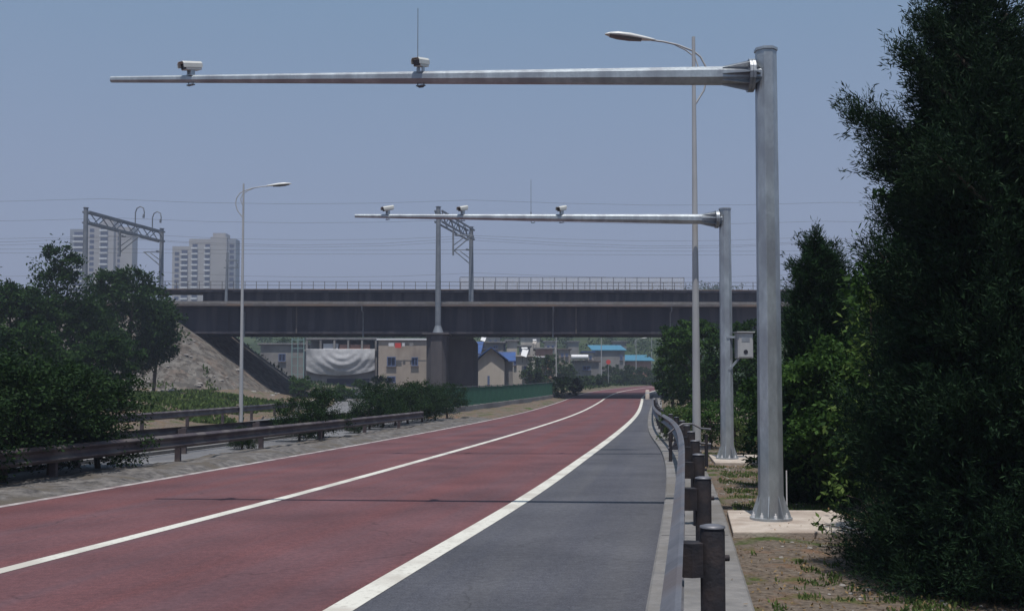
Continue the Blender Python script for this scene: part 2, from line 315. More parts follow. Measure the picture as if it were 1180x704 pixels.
# ------------------------------------------------------------------ terrain
rng = np.random.default_rng(7)
def vnoise(x, y, s, seed=0):
    x = np.asarray(x)/s; y = np.asarray(y)/s; xi = np.floor(x).astype(int); yi = np.floor(y).astype(int); fx = x-xi; fy = y-yi
    fx = fx*fx*(3-2*fx); fy = fy*fy*(3-2*fy)
    def h(a, b):
        v = np.sin(a*127.1+b*311.7+seed*74.7)*43758.5453; return v-np.floor(v)
    return (h(xi, yi)*(1-fx)+h(xi+1, yi)*fx)*(1-fy)+(h(xi, yi+1)*(1-fx)+h(xi+1, yi+1)*fx)*fy - .5
def sstep(t): t = np.clip(t, 0, 1); return t*t*(3-2*t)
B_Y0, B_Y1 = 95.0, 111.0
def ground_z(X, Y):
    X = np.asarray(X, float); Y = np.asarray(Y, float)
    z = ZP(np.minimum(Y, 480)) + 0*X
    u = X - RL(Y)
    kb = KW(Y)
    # under the carriageways the ground lies just below the paving
    main = (u > -7.5) & (u < kb+.8)
    rough = vnoise(X, Y, .45, 1)*.06 + vnoise(X, Y, 1.7, 2)*.08
    edge_l = sstep((-7.45-u)/.45)              # dirt of the median, a low uneven bank
    zz = np.where(u < -7.4, np.where(Y < 53, -.14, -.01 + edge_l*.10 + rough*edge_l), 0)
    zz = np.where(main, -.12, zz)
    right = sstep((u-kb-.85)/.5)
    zz = np.where(u > kb+.75, -.07 + rough*.6*right, zz)
    opp = sstep((X-OO(Y)+.3)/.3)*sstep((np.maximum(OI(Y)+.3, np.where(Y < 52, LE(Y)-1.7, -1e3))-X)/.3)
    zz = zz*(1-opp) + opp*(-.12)
    # left verge beyond the opposite carriageway climbs gently
    zz = zz + sstep((OO(Y)-1.2-X)/8)*.9 + sstep((OO(Y)-1-X)/1.5)*vnoise(X, Y, 2.2, 5)*.35
    z = z + zz
    # railway embankments, left and right of the bridge
    def cone(dx):
        dy = np.maximum(0, 94.2-Y) + np.maximum(0, Y-112)
        return 8.7 - np.sqrt(dx**2+dy**2)/1.28
    e = np.maximum(cone(np.maximum(0, X+33.0)), cone(np.maximum(0, 40-X)))
    e = e + vnoise(X, Y, 1.1, 9)*.25*(e > 0)
    z = np.where(e > z, e, z)
    # hill behind the village
    hl = sstep((Y-190)/190)*(1-.75*sstep((Y-430)/350))
    z = z + hl*(25+vnoise(X, Y, 60, 3)*12)*sstep((Y-190)/80)
    z = z + vnoise(X, Y, 25, 4)*np.clip((Y-130)/100, 0, 1)*1.5*(np.abs(u+3) > 14)
    return z
def gz(x, y): return float(ground_z(np.array([x]), np.array([y]))[0])

us = np.unique(np.round(np.concatenate([np.arange(-60, -20, 1.0), np.arange(-20, -13, .5), np.arange(-13, -7.4, .2), [-7.5, -7.46, -7.4, -7.2], np.arange(-7, 2, 1.5),
    np.arange(1.0, 9, .15), np.arange(9, 20, .5), np.arange(20, 60, 1.5), -np.geomspace(60, 1400, 40), np.geomspace(60, 1400, 40)]), 3))
ys = np.unique(np.round(np.concatenate([np.arange(-40, 0, 3), np.arange(0, 45, .3), np.arange(45, 80, .7), np.arange(80, 125, .6), np.arange(125, 200, 2.5), np.geomspace(200, 2200, 60)]), 3))
U, YY = np.meshgrid(us, ys)
# far to the sides and far away the sheet is a plain grid (the shear fades out)
XX = RL(np.minimum(YY, 250)) + U
ZZ = ground_z(XX, YY)
nu, ny = len(us), len(ys)
vs = np.stack([XX, YY, ZZ], -1).reshape(-1, 3)
idx = np.arange(nu*ny).reshape(ny, nu)
fs = np.stack([idx[:-1, :-1], idx[:-1, 1:], idx[1:, 1:], idx[1:, :-1]], -1).reshape(-1, 4)
def np_mesh(name, vs, fs, m, smooth=False):
    me = bpy.data.meshes.new(name); k = fs.shape[1]
    me.vertices.add(len(vs)); me.vertices.foreach_set('co', np.ascontiguousarray(vs, dtype=np.float32).ravel())
    me.loops.add(fs.size); me.loops.foreach_set('vertex_index', fs.astype(np.int32).ravel())
    me.polygons.add(len(fs)); me.polygons.foreach_set('loop_start', np.arange(0, fs.size, k, dtype=np.int32)); me.polygons.foreach_set('loop_total', np.full(len(fs), k, dtype=np.int32))
    me.polygons.foreach_set('use_smooth', np.full(len(fs), smooth)); me.materials.append(m); me.update(calc_edges=True); return me
tag(new_obj('ground', np_mesh('ground', vs, fs, M['ground'], True)), kind='structure')

def strip(name, fl, fr, y0, y1, dz, m, step=1.0, cols=6):
    Y = np.arange(y0, y1+.01, step); t = np.linspace(0, 1, cols)
    X = fl(Y)[:, None]*(1-t)+fr(Y)[:, None]*t; Yg = np.repeat(Y[:, None], cols, 1); Z = ZP(Yg)+dz
    v = np.stack([X, Yg, Z], -1).reshape(-1, 3); ii = np.arange(len(v)).reshape(len(Y), cols)
    f = np.stack([ii[:-1, :-1], ii[:-1, 1:], ii[1:, 1:], ii[1:, :-1]], -1).reshape(-1, 4)
    me = np_mesh(name, v, f, m, True); uv = me.uv_layers.new(name='uv')
    uvs = np.stack([(X-RL(Yg)), Yg], -1).reshape(-1, 2)[f.ravel()]
    uv.data.foreach_set('uv', uvs.astype(np.float32).ravel())
    return tag(new_obj(name, me), kind='structure')
strip('road', lambda Y: RL(Y)-7.45, lambda Y: RL(Y)+.02, -12, 330, 0.0, M['red_road'])
strip('road_shoulder', lambda Y: RL(Y)+.02, lambda Y: KB(Y)+.05, -12, 330, 0.0, M['grey_road'])
strip('road_marking', lambda Y: RL(Y)-.115, lambda Y: RL(Y)+.115, -12, 330, .004, M['line'], cols=2)
strip('road_marking', lambda Y: RL(Y)-3.85, lambda Y: RL(Y)-3.66, -12, 330, .004, M['line'], cols=2)
strip('road_marking', lambda Y: RL(Y)-7.42, lambda Y: RL(Y)-7.26, -12, 330, .004, M['line_worn'], cols=2)
strip('opposite_road', OO, OI, -12, 245, 0.0, M['old_road'], step=2)
strip('road_marking', lambda Y: (OO(Y)+OI(Y))/2-.08, lambda Y: (OO(Y)+OI(Y))/2+.08, -12, 245, .004, M['line_worn'], step=2, cols=2)
strip('median_paving', lambda Y: OI(Y)+.16, lambda Y: LE(Y)-1.78, -12, 52, .035, M['old_road'], step=2)
def verge_sheet(name, off0, off1, y0, y1, m):
    Y = np.arange(y0, y1, .15); t = np.linspace(0, 1, 15); X = (LE(Y)-off0)[:, None]*(1-t)+(LE(Y)-off1)[:, None]*t; Yg = np.repeat(Y[:, None], 15, 1)
    wob = vnoise(X*0+Yg[:, :1], Yg, .8, 12)*.22+vnoise(Yg, Yg*0, .27, 14)*.12; X = X+wob*(1-t)**3
    Z = ZP(Yg)-.02+sstep(t/.3)*.09+(vnoise(X, Yg, .35, 1)*.05+vnoise(X, Yg, 1.3, 2)*.05+vnoise(X, Yg, .16, 3)*.02)*sstep(t/.2)
    Z[:, -1] = ZP(Y)-.1; Z[:, 0] = ZP(Y)-.03
    v = np.stack([X, Yg, Z], -1).reshape(-1, 3); ii = np.arange(len(v)).reshape(len(Y), 15)
    f = np.stack([ii[:-1, :-1], ii[1:, :-1], ii[1:, 1:], ii[:-1, 1:]], -1).reshape(-1, 4)
    return tag(new_obj(name, np_mesh(name, v, f, m, True)), kind='structure')
M['dirt'] = mat('grey_roadside_dirt', (.055, .050, .050), (.19, .175, .165), 5, rough=.95, bump=.6, bscale=22, c3=(.10, .085, .07), s3=1.4, detail=9)
verge_sheet('verge', .0, 1.9, -6, 53, M['dirt'])
# concrete kerb strip under the right guardrail
kb = MB(); path = [(float(KB(y)), y, float(ZP(y))) for y in np.arange(-6, 130, 1.5)]
kb.sweep(path, [(0, -.15), (0, .055), (.02, .07), (.78, .07), (.80, .05), (.80, -.15)])
tag(kb.build('kerb', M['kerb_conc']), kind='structure')
kb = MB(); path = [(float(OI(y))+.0, y, float(ZP(y))) for y in np.arange(-6, 130, 3)]
kb.sweep(path, [(0, -.15), (0, .12), (.15, .12), (.15, -.15)]); tag(kb.build('kerb', M['kerb_conc']), kind='structure')

for i, y in enumerate(np.arange(3, 70, 4.0)):
    a = [(float(KB(y))+d, y, float(ZP(y))+.0725) for d in (.03, .77)]
    tag(MB().box(a[0][0], y-.009, a[0][2]-.004, a[1][0], y+.009, a[0][2]).build('kerb_joint', M['black']), kind='structure')
# ------------------------------------------------------------------ foliage generators
def leaves_mesh(name, P, size, m, rng, up=.35, aspect=.55, outward=None, droop=0.0):
    n = len(P); d = rng.normal(size=(n, 3)); d[:, 2] -= droop
    if outward is not None: d = d*.7+outward
    d /= np.linalg.norm(d, axis=1)[:, None]
    nrm = rng.normal(size=(n, 3)); nrm[:, 2] += up*3; s = np.cross(d, nrm); s /= np.linalg.norm(s, axis=1)[:, None]+1e-9
    sz = (size*(.6+.8*rng.random(n)))[:, None]
    v = np.stack([P, P+d*sz*.5+s*sz*aspect*.5, P+d*sz, P+d*sz*.5-s*sz*aspect*.5], 1).reshape(-1, 3)
    return np_mesh(name, v, np.arange(4*n).reshape(-1, 4), m)
def crown_points(blobs, n, rng, per=60, sig=.2, shell=.62):
    w_ = np.array([b[3]*b[4]*b[5] for b in blobs])**.67; w_ /= w_.sum(); out = []; nr = []
    for b, q in zip(blobs, w_):
        k = max(4, int(n*q/per)); d = rng.normal(size=(k, 3)); d /= np.linalg.norm(d, axis=1)[:, None]
        rr = shell+(1-shell)*rng.random(k)**.7; c = d*rr[:, None]
        m_ = int(n*q); ci = rng.integers(0, k, m_); cs = .6+.8*rng.random(k)
        off = np.clip(rng.normal(size=(m_, 3)), -1.9, 1.9)*sig*cs[ci][:, None]; off[:, 2] *= .7
        p = c[ci]+off; out.append(p*np.array(b[3:6])+np.array(b[:3])); nr.append(d[ci])
    return np.concatenate(out), np.concatenate(nr)
def trunk_mesh(base, top, r0, blobs, m, rng, name='trunk', parent=None, nl=6):
    mb = MB(); base = Vector(base); top = Vector(top); mid = (base+top)/2+Vector((rng.normal()*.04*(top-base).length, 0, 0))
    mb.tube([base, base.lerp(mid, .5), mid, top], [r0*1.15, r0, r0*.8, r0*.25], 8)
    for i in range(nl):
        b = blobs[i % len(blobs)]; a = base.lerp(top, .25+.55*rng.random()); d = rng.normal(size=3); d /= np.linalg.norm(d)
        e = Vector((b[0]+d[0]*b[3]*.75, b[1]+d[1]*b[4]*.75, b[2]+abs(d[2])*b[5]*.6)); k = a.lerp(e, .5)+Vector((0, 0, -.05*(e-a).length))
        mb.tube([a, k, e], [r0*.4, r0*.25, r0*.08], 5)
    return mb.build(name, m, parent)
def tree(name, loc, H, crown_r, z0, mat_key, n, leaf, seed, label, cat='tree', group=None, nb=9, r0=None, sig=.155, shell=.55, extra=None):
    rg = np.random.default_rng(seed); t = empty(name, loc, label, cat, group)
    blobs = [(0, 0, (z0+H)/2, crown_r*.72, crown_r*.72, (H-z0)*.46)]
    for i in range(nb):
        a = rg.random()*6.283; h = z0+(H-z0)*(.12+.8*rg.random()); f = math.sin(math.pi*min(.93, max(.12, (h-z0)/(H-z0))))
        rr = crown_r*(.3+.16*rg.random()); d = crown_r*.68*f**.5
        blobs.append((math.cos(a)*d, math.sin(a)*d, min(h, H-rr), rr, rr, rr*.85))
    blobs.append((0, 0, H-crown_r*.32, crown_r*.36, crown_r*.36, crown_r*.32))
    if extra: blobs += extra
    P, nr = crown_points(blobs, n, rg, sig=sig, shell=shell)
    new_obj('crown', leaves_mesh('crown', P, leaf, L_[mat_key], rg, outward=nr*.5), t)
    trunk_mesh((0, 0, -.15), (0, 0, z0+(H-z0)*.75), r0 or max(.05, H*.018), blobs, M['bark'], rg, parent=t)
    return t
def conifer(name, loc, prof, n_sprig, per, blade, mat_key, seed, label, cat='tree', group=None, cx=None, sprig=.22, extra=(), lump=.12):
    """prof: list of (z, radius); sprigs grow outwards and up from a lumpy cone"""
    rg = np.random.default_rng(seed); t = empty(name, loc, label, cat, group)
    zs = np.array([p[0] for p in prof]); rs = np.array([p[1] for p in prof]); cxs = np.array([0]*len(zs) if cx is None else cx, float)
    zz = np.linspace(zs[0], zs[-1], 400); rr = np.interp(zz, zs, rs); pdf = rr+.05; cdf = np.cumsum(pdf)/pdf.sum()
    K = max(40, n_sprig//15); pz = np.interp(rg.random(K), cdf, zz); pa = rg.random(K)*2*math.pi
    pr = np.interp(pz, zs, rs)*(1+lump*1.6*vnoise(pa*2.2, pz*2.5, 1.0, seed)+lump*(rg.random(K)-.5))*(1-.45*rg.random(K)**2.5)
    plen = np.minimum(.6*sprig/.24, .30+pr*.35)*(.7+.6*rg.random(K)); up_ = .5+.8*rg.random(K)
    pd = np.stack([np.cos(pa), np.sin(pa), up_], -1); pd /= np.linalg.norm(pd, axis=1)[:, None]
    pe = np.stack([np.interp(pz, zs, cxs)+np.cos(pa)*pr, np.sin(pa)*pr, pz], -1)
    k = rg.integers(0, K, n_sprig); q = rg.random(n_sprig)
    o = pe[k]-pd[k]*(plen[k]*q)[:, None]+rg.normal(size=(n_sprig, 3))*(plen[k]*(.04+.15*q))[:, None]
    o[:, 2] = np.maximum(o[:, 2], .02)
    d = pd[k]+rg.normal(size=(n_sprig, 3))*.35
    if len(extra):
        for (p0, p1, k, spread) in extra:
            q = rg.random(k)[:, None]; p = np.array(p0)*(1-q)+np.array(p1)*q + rg.normal(size=(k, 3))*spread*(1-.6*q)
            dd = (np.array(p1)-np.array(p0)); dd = dd/np.linalg.norm(dd)+rg.normal(size=(k, 3))*.4+np.array([0, 0, .25])
            o = np.concatenate([o, p]); d = np.concatenate([d, dd])
    d /= np.linalg.norm(d, axis=1)[:, None]; ns = len(o)
    L = sprig*(.6+.8*rg.random(ns))
    si = np.repeat(np.arange(ns), per); q = rg.random(len(si))
    P = o[si]+d[si]*(L[si]*q)[:, None]+rg.normal(size=(len(si), 3))*(.016+.035*(1-q))[:, None]*(sprig/.22)
    # inner foliage, larger sprays that close the crown round the trunk
    ni = int(n_sprig*3.0); zi = np.interp(rg.random(ni), cdf, zz); ai = rg.random(ni)*2*math.pi; ri = np.interp(zi, zs, rs)*(.25+.5*rg.random(ni)**.6)
    Pi = np.stack([np.interp(zi, zs, cxs)+np.cos(ai)*ri, np.sin(ai)*ri, zi], -1)
    va = leaves_mesh('crown', np.concatenate([P, Pi]), np.concatenate([np.full(len(P), blade), blade*3.8*np.clip(np.interp(zi, zs, rs)/.9, .25, 1)]), L_[mat_key], rg, up=.1, aspect=.17, outward=np.concatenate([d[si]*1.3, np.stack([np.cos(ai), np.sin(ai), ai*0+.6], -1)]))
    new_obj('crown', va, t)
    mb = MB(); H = zs[-1]; mb.tube([(0, 0, -.15), (cxs[len(cxs)//2]*.5, 0, H*.4), (cxs[-1], 0, H*.93)], [H*.02+.03, H*.014+.02, .015], 7)
    for i in range(14):
        k = H*(.1+.75*rg.random()); an = rg.random()*6.28; ra = float(np.interp(k, zs, rs))*.75; c0 = float(np.interp(k, zs, cxs))
        mb.tube([(c0*.8, 0, k), (c0+math.cos(an)*ra*.6, math.sin(an)*ra*.6, k+.12*ra), (c0+math.cos(an)*ra, math.sin(an)*ra, k+.4*ra)], [.03, .02, .008], 5)
    for (p0, p1, k, spread) in extra: mb.tube([p0, p1], [.025, .006], 5)
    mb.build('trunk', M['bark'], t); return t

# ------------------------------------------------------------------ railway bridge
BR = 2.2  # the bridge recedes slightly towards the right
def by(x, y): return y + math.tan(R_(BR))*(x+5)*.5
br = empty('railway_bridge', (-5, 95, 0), 'long dark concrete railway bridge crossing above the red road', 'bridge')
def bbox_(m, x0, x1, y0, y1, z0, z1):
    n = 12
    for i in range(1):
        a = [(x0, by(x0, y0)), (x1, by(x1, y0)), (x1, by(x1, y1)), (x0, by(x0, y1))]
        m.prism(a, z0, z1)
    return m
def bpart(name, mat_, *boxes, parent=None):
    m = MB()
    for b in boxes: bbox_(m, *b)
    return m.build(name, mat_, parent or br, off=(-5, 95, 0))
XL, XR = -36.0, 60.0
ZB = AZ(560, 384.5, 95.9); ZT = AZ(560, 350.5, 95.0)
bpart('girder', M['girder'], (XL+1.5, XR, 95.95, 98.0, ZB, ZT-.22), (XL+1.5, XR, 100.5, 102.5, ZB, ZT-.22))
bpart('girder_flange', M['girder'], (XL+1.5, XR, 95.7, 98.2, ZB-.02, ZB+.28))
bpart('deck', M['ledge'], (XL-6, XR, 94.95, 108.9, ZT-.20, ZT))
bpart('ballast', M['kerb_conc'], (XL-30, XR+20, 97.2, 107.8, ZT+.01, ZT+.45))
def ribs(z0, z1, yy, step, name, m_, x0=XL+2, x1=XR-1, wd=.25, dp=.12):
    x = x0
    while x < x1: bbox_k = bbox_(MB(), x, x+wd, yy-dp, yy-.003, z0, z1).build(name, m_, br, off=(-5, 95, 0)); x += step
ribs(ZB+.3, ZT-.34, 95.95, 6.2, 'stiffener', M['girder'])
for xg in (-26, -14.5, 4, 15.5, 27):
    m = MB(); m.tube([(xg, by(xg, 94.86), ZT-.25), (xg, by(xg, 94.86), ZT-.6), (xg, by(xg, 95.75), ZT-.8), (xg, by(xg, 95.75), ZB-.35)], .07, 8); m.build('drain_pipe', M['mast'], br, off=(-5, 95, 0))
for xg in (-21, 6.2, 33):
    bbox_(MB(), xg, xg+.12, 95.6, 95.69, ZB, ZT-.24).build('joint_cover', M['ledge'], br, off=(-5, 95, 0))
for xg in (-7.8, -5.2): bbox_(MB(), xg, xg+.6, 98.7, 99.3, ZB-.24, ZB-.03).build('bearing', M['mast'], br, off=(-5, 95, 0))
bpart('cable_trough', M['kerb_conc'], (XL-6, XR, 95.5, 95.9, ZT+.002, ZT+.22))
# second, higher bridge behind
ZT2 = AZ(560, 335.5, 110); 
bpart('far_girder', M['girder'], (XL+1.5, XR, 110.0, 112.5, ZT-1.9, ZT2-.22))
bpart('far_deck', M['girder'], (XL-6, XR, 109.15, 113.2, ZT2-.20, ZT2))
bpart('coping', M['ledge'], (XL-6, XR, 109.1, 109.5, ZT2+.003, ZT2+.12))
# pier with its projecting nose
m = MB(); x0, x1 = -8.2, -3.9
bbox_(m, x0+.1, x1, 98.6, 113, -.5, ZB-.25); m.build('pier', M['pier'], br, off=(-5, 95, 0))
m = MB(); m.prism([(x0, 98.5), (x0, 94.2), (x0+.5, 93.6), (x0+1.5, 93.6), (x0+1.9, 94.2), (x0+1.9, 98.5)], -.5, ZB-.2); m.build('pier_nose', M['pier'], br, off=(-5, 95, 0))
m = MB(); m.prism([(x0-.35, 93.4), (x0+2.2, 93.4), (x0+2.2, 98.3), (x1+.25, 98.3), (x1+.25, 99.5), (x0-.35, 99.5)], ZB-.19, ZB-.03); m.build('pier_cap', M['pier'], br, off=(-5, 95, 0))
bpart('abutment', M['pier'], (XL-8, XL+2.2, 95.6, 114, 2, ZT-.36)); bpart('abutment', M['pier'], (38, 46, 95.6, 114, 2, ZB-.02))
# low steel railing on the far bridge
rl = empty('bridge_railing', (-40, 109.3, ZT2), 'thin dark steel railing along the whole top of the bridge', 'railing')
zr0 = ZT2+.12; hr = .84
m = MB()
for dz in (hr, hr*.5): m.bar((XL-5, by(XL-5, 109.3), zr0+dz), (XR-2, by(XR-2, 109.3), zr0+dz), .05, .05)
m.build('rail', M['rail_iron'], rl, off=(-40, 109.3, ZT2))
pm = None; xs = np.arange(XL-5, XR-2, 1.26)[:78]
for x in xs:
    if pm is None:
        pm = MB().box(-.03, -.03, 0, .03, .03, hr).build('post', M['rail_iron'], rl); o = pm
    else: o = pm.copy(); col.objects.link(o); o.parent = rl
    o.location = (x+40, by(x, 109.3)-109.3, .12)
# taller pale panel fence
fx0, fx1 = AX(530, 320, 109.8), AX(789, 320, 109.8); ztf = AZ(600, 319.5, 109.8)
pf = empty('panel_fence', (fx0, 109.8, ZT2), 'tall pale framed panel fence standing on the middle of the bridge', 'fence')
m = MB(); m.box(0, by(fx0, 0)+.02, .10, fx1-fx0, by(fx1, 0)*.5+.05, ztf-ZT2-.45)
m = MB(); n = 19
a0 = Vector((0, by(fx0, 0), 0)); a1 = Vector((fx1-fx0, by(fx1, 0), 0))
for dz in (.16, (ztf-ZT2)*.62, ztf-ZT2): m.bar(a0+Vector((0, 0, dz)), a1+Vector((0, 0, dz)), .06, .06)
m.build('frame', M['rail_iron'], pf)
k0 = None
for i in range(n+1):
    q = a0.lerp(a1, i/n)
    if k0 is None: k0 = MB().box(-.035, -.035, 0, .035, .035, ztf-ZT2-.035).build('post', M['rail_iron'], pf); o = k0
    else: o = k0.copy(); col.objects.link(o); o.parent = pf
    o.location = q
def gridpanel(wd, z0, z1, step, r, m_, name, parent, loc, rz=0):
    g = MB(); x = step
    while x < wd: g.box(x-r, -r, z0, x+r, r, z1); x += step
    z = z0+step
    while z < z1: g.box(.04, -r*.5, z-r*.7, wd-.04, r*.5, z+r*.7); z += step
    o = g.build(name, m_, parent); o.location = loc; o.rotation_euler = (0, 0, rz); return o
gp = gridpanel((fx1-fx0)/n, .2, (ztf-ZT2)*.97, .15, .028, M['mesh_white'], 'panel', pf, a0)
for i in range(1, n): o = gp.copy(); col.objects.link(o); o.parent = pf; o.location = a0.lerp(a1, i/n)

# catenary portals
def portal(p_near, ytop_n, zb_n, p_far, ytop_f, zb_f, label, hooks=()):
    (xn, yn), (xf, yf) = p_near, p_far; zn = ytop_n; zf = ytop_f
    t = empty('catenary_portal', (xn, yn, zb_n), label, 'railway mast', 'catenary portals on the bridge'); off = (xn, yn, zb_n)
    for (x, y, z0, z1) in ((xn, yn, zb_n, zn), (xf, yf, zb_f, zf)):
        m = MB(); m.tube([(x, y, z0), (x, y, z1)], [.30, .21], 10); m.tube([(x, y, z1), (x, y, z1+.06)], .26, 10)
        if z0 == zb_n: m.tube([(x, y, z0), (x, y, z0+.15), (x, y, z0+.7)], [.55, .5, .3], 10)
        m.build('mast', M['mast'], t, off=off)
    m = MB(); A = Vector((xn, yn, zn-.35)); B = Vector((xf, yf, zf-.35)); D = Vector((0, 0, -1.05)); sd_ = (B-A).normalized().cross(Vector((0, 0, 1)))*.35
    for s in (-1, 1):
        m.bar(A+sd_*s, B+sd_*s, .14, .16); m.bar(A+sd_*s+D, B+sd_*s+D, .14, .16)
        n = 9
        for i in range(n):
            a = A.lerp(B, i/n)+sd_*s; b = A.lerp(B, (i+1)/n)+sd_*s
            m.bar(a+D, b, .07, .07) if i % 2 else m.bar(a, b+D, .07, .07)
    m.build('truss_beam', M['mast'], t, off=off)
    # drop post and registration arms
    C_ = A.lerp(B, .42)+D; m = MB(); m.bar(C_, C_+Vector((0, 0, -2.6)), .18, .18); m.build('drop_post', M['mast'], t, off=off)
    for base, sgn in ((C_+Vector((0, 0, -1.6)), 1), (B+Vector((0, 0, -3.2)), -1)):
        m = MB(); m.tube([base, base+Vector((sgn*1.2, 0, .9))], .05, 6); m.tube([base+Vector((0, 0, 1.1)), base+Vector((sgn*2.0, 0, 1.0))], .05, 6)
        m.tube([base+Vector((0, 0, -.6)), base+Vector((sgn*1.9, 0, 1.0))], .06, 6); m.tube([base+Vector((sgn*.2, 0, 1.09)), base+Vector((sgn*.6, 0, 1.07))], .11, 8)
        m.build('registration_arm', M['mast'], t, off=off)
    for f in hooks:
        p = A.lerp(B, f); m = MB(); m.tube([p, p+Vector((0, 0, 1.3)), p+Vector((.15, 0, 1.75)), p+Vector((.5, 0, 1.95)), p+Vector((.85, 0, 1.8)), p+Vector((.95, 0, 1.3)), p+Vector((.85, 0, .9))], .065, 6)
        m.tube([p+Vector((.9, 0, 1.1)), p+Vector((.85, 0, .75))], .12, 6); m.build('wire_hook', M['mast'], t, off=off)
    return t
portal((AX(98, 300, 95), 95), AZ(98, 240, 95), gz(AX(98, 300, 95), 95)-.2, (AX(186, 300, 107.6), 107.6), AZ(186, 264, 107.6), ZT,
       'grey lattice railway portal above the trees, in front of the left tower block', hooks=(.62, .86))
portal((AX(505, 300, 94.4), 94.4), AZ(505, 239, 94.4), ZB-.03, (AX(543, 300, 107.6), 107.6), AZ(543, 262, 107.6), ZT,
       'grey lattice railway portal standing on the bridge pier')
# lone mast with crossarm
xm = AX(261, 300, 108.3); t = empty('railway_mast', (xm, 108.3, ZT), 'slim grey mast with short crossarms on the bridge before the right tower block', 'railway mast')
m = MB(); zt_ = AZ(263, 291, 108.3)-ZT; m.tube([(0, 0, 0), (.1, 0, zt_)], [.2, .12], 8); m.build('mast', M['mast'], t)
m = MB(); m.bar((-.1, 0, zt_-.9), (1.4, 0, zt_-.9), .12, .12); m.bar((-.3, 0, zt_-1.7), (1.4, 0, zt_-1.7), .1, .1); m.tube([(1.2, 0, zt_-1.6), (1.2, 0, zt_-1.2)], .1, 6); m.build('crossarm', M['mast'], t)
# wires
wl = ['topmost', 'second from the top', 'third from the top', 'fourth from the top', 'fifth from the top', 'sixth from the top', 'seventh from the top', 'lowest']
for i, (y, z, sag) in enumerate(((96, 20.2, .5), (100, 19.0, .5), (107, 18.4, .6), (103.5, 17.4, .9), (98.5, 16.9, .9), (103.5, 15.9, .1), (98.5, 15.6, .1), (112, 14.9, .6))):
    pts = []
    for x in np.arange(-130, 141, 9.0):
        s = ((x+41) / 38.0) % 1.0; pts.append((x, by(x, y), z - sag*4*s*(1-s)))
    m = MB(); m.tube(pts, .011, 4, caps=False); tag(m.build('overhead_wire', M['wire']), f'thin dark overhead railway wire, {wl[i]} of the eight across the sky', 'wire', 'overhead railway wires')

# ------------------------------------------------------------------ tower blocks
def tower(loc, segs, bays, floors, fh, label, base):
    t = empty('tower_block', loc, label, 'tower block', 'tower blocks beyond the railway')
    for (x0, x1, y0, y1, z1, mk, rt) in segs:
        o = MB().box(x0, y0, 0, x1, y1, z1).build('block', M[mk], t)
        if rt: MB().box(x0+1, y0+1, z1, x1-1, y1-1, z1+rt).build('roof_house', M[mk], t)
    pane = None; slab = None
    for (x0, x1, y, ztop, bal) in bays:
        for k in range(floors):
            z = ztop-1.2-(k+1)*fh
            m = MB(); m.box(x0, y-.12, z+.9, x1, y-.02, z+fh-.4); o = m.build('window', M['tower_glass'], t)
            if bal:
                m = MB(); m.box(x0-.3, y-1.3, z-.1, x1+.3, y-.02, z+.75); m.build('balcony', M['balcony'], o)
    return t
Yt = 520.0; s = Yt/F
def tx(px, c): return (px-c)*s
tb = 4.0
H1 = AZ(116, 258, Yt)-tb
tower((AX(114, 300, Yt), Yt, tb), [(tx(80, 116), tx(98, 116), 2, 11, H1-2.5, 'tower_grey', 0), (tx(98, 116), tx(117, 116), 0, 9, H1-1.0, 'tower', 0), (tx(117, 116), tx(134, 116), -1.5, 9, H1+.5, 'tower', 2.6), (tx(134, 116), tx(153, 116), 1.5, 9, H1-1.5, 'tower', 0)],
      [(tx(85, 116), tx(96, 116), 2, H1-2.5, True), (tx(105, 116), tx(110, 116), 0, H1-1, False), (tx(119, 116), tx(127, 116), -1.5, H1, True), (tx(136, 116), tx(139, 116), 1.5, H1-2, False)], 20, 3.0,
      'tall pale apartment tower behind the railway portal, left one of the pair', tb)
H2 = AZ(233, 272, Yt)-tb
tower((AX(230, 300, Yt), Yt+5, tb), [(tx(196, 233), tx(217, 233), 2, 11, H2-4.5, 'tower', 0), (tx(217, 233), tx(243, 233), 0, 9, H2-.8, 'tower', 0), (tx(243, 233), tx(262, 233), -1.5, 9, H2, 'tower', 2.3), (tx(262, 233), tx(271, 233), 1, 9, H2-.6, 'tower_grey', 0)],
      [(tx(199, 233), tx(204, 233), 2, H2-6, False), (tx(207, 233), tx(214, 233), 2, H2-5, True), (tx(221, 233), tx(227, 233), 0, H2-2, True), (tx(236, 233), tx(241.5, 233), 0, H2-2, True), (tx(264, 233), tx(269, 233), 1, H2-2, False)], 19, 3.0,
      'wide stepped pale apartment tower beyond the bridge, right one of the pair', tb)

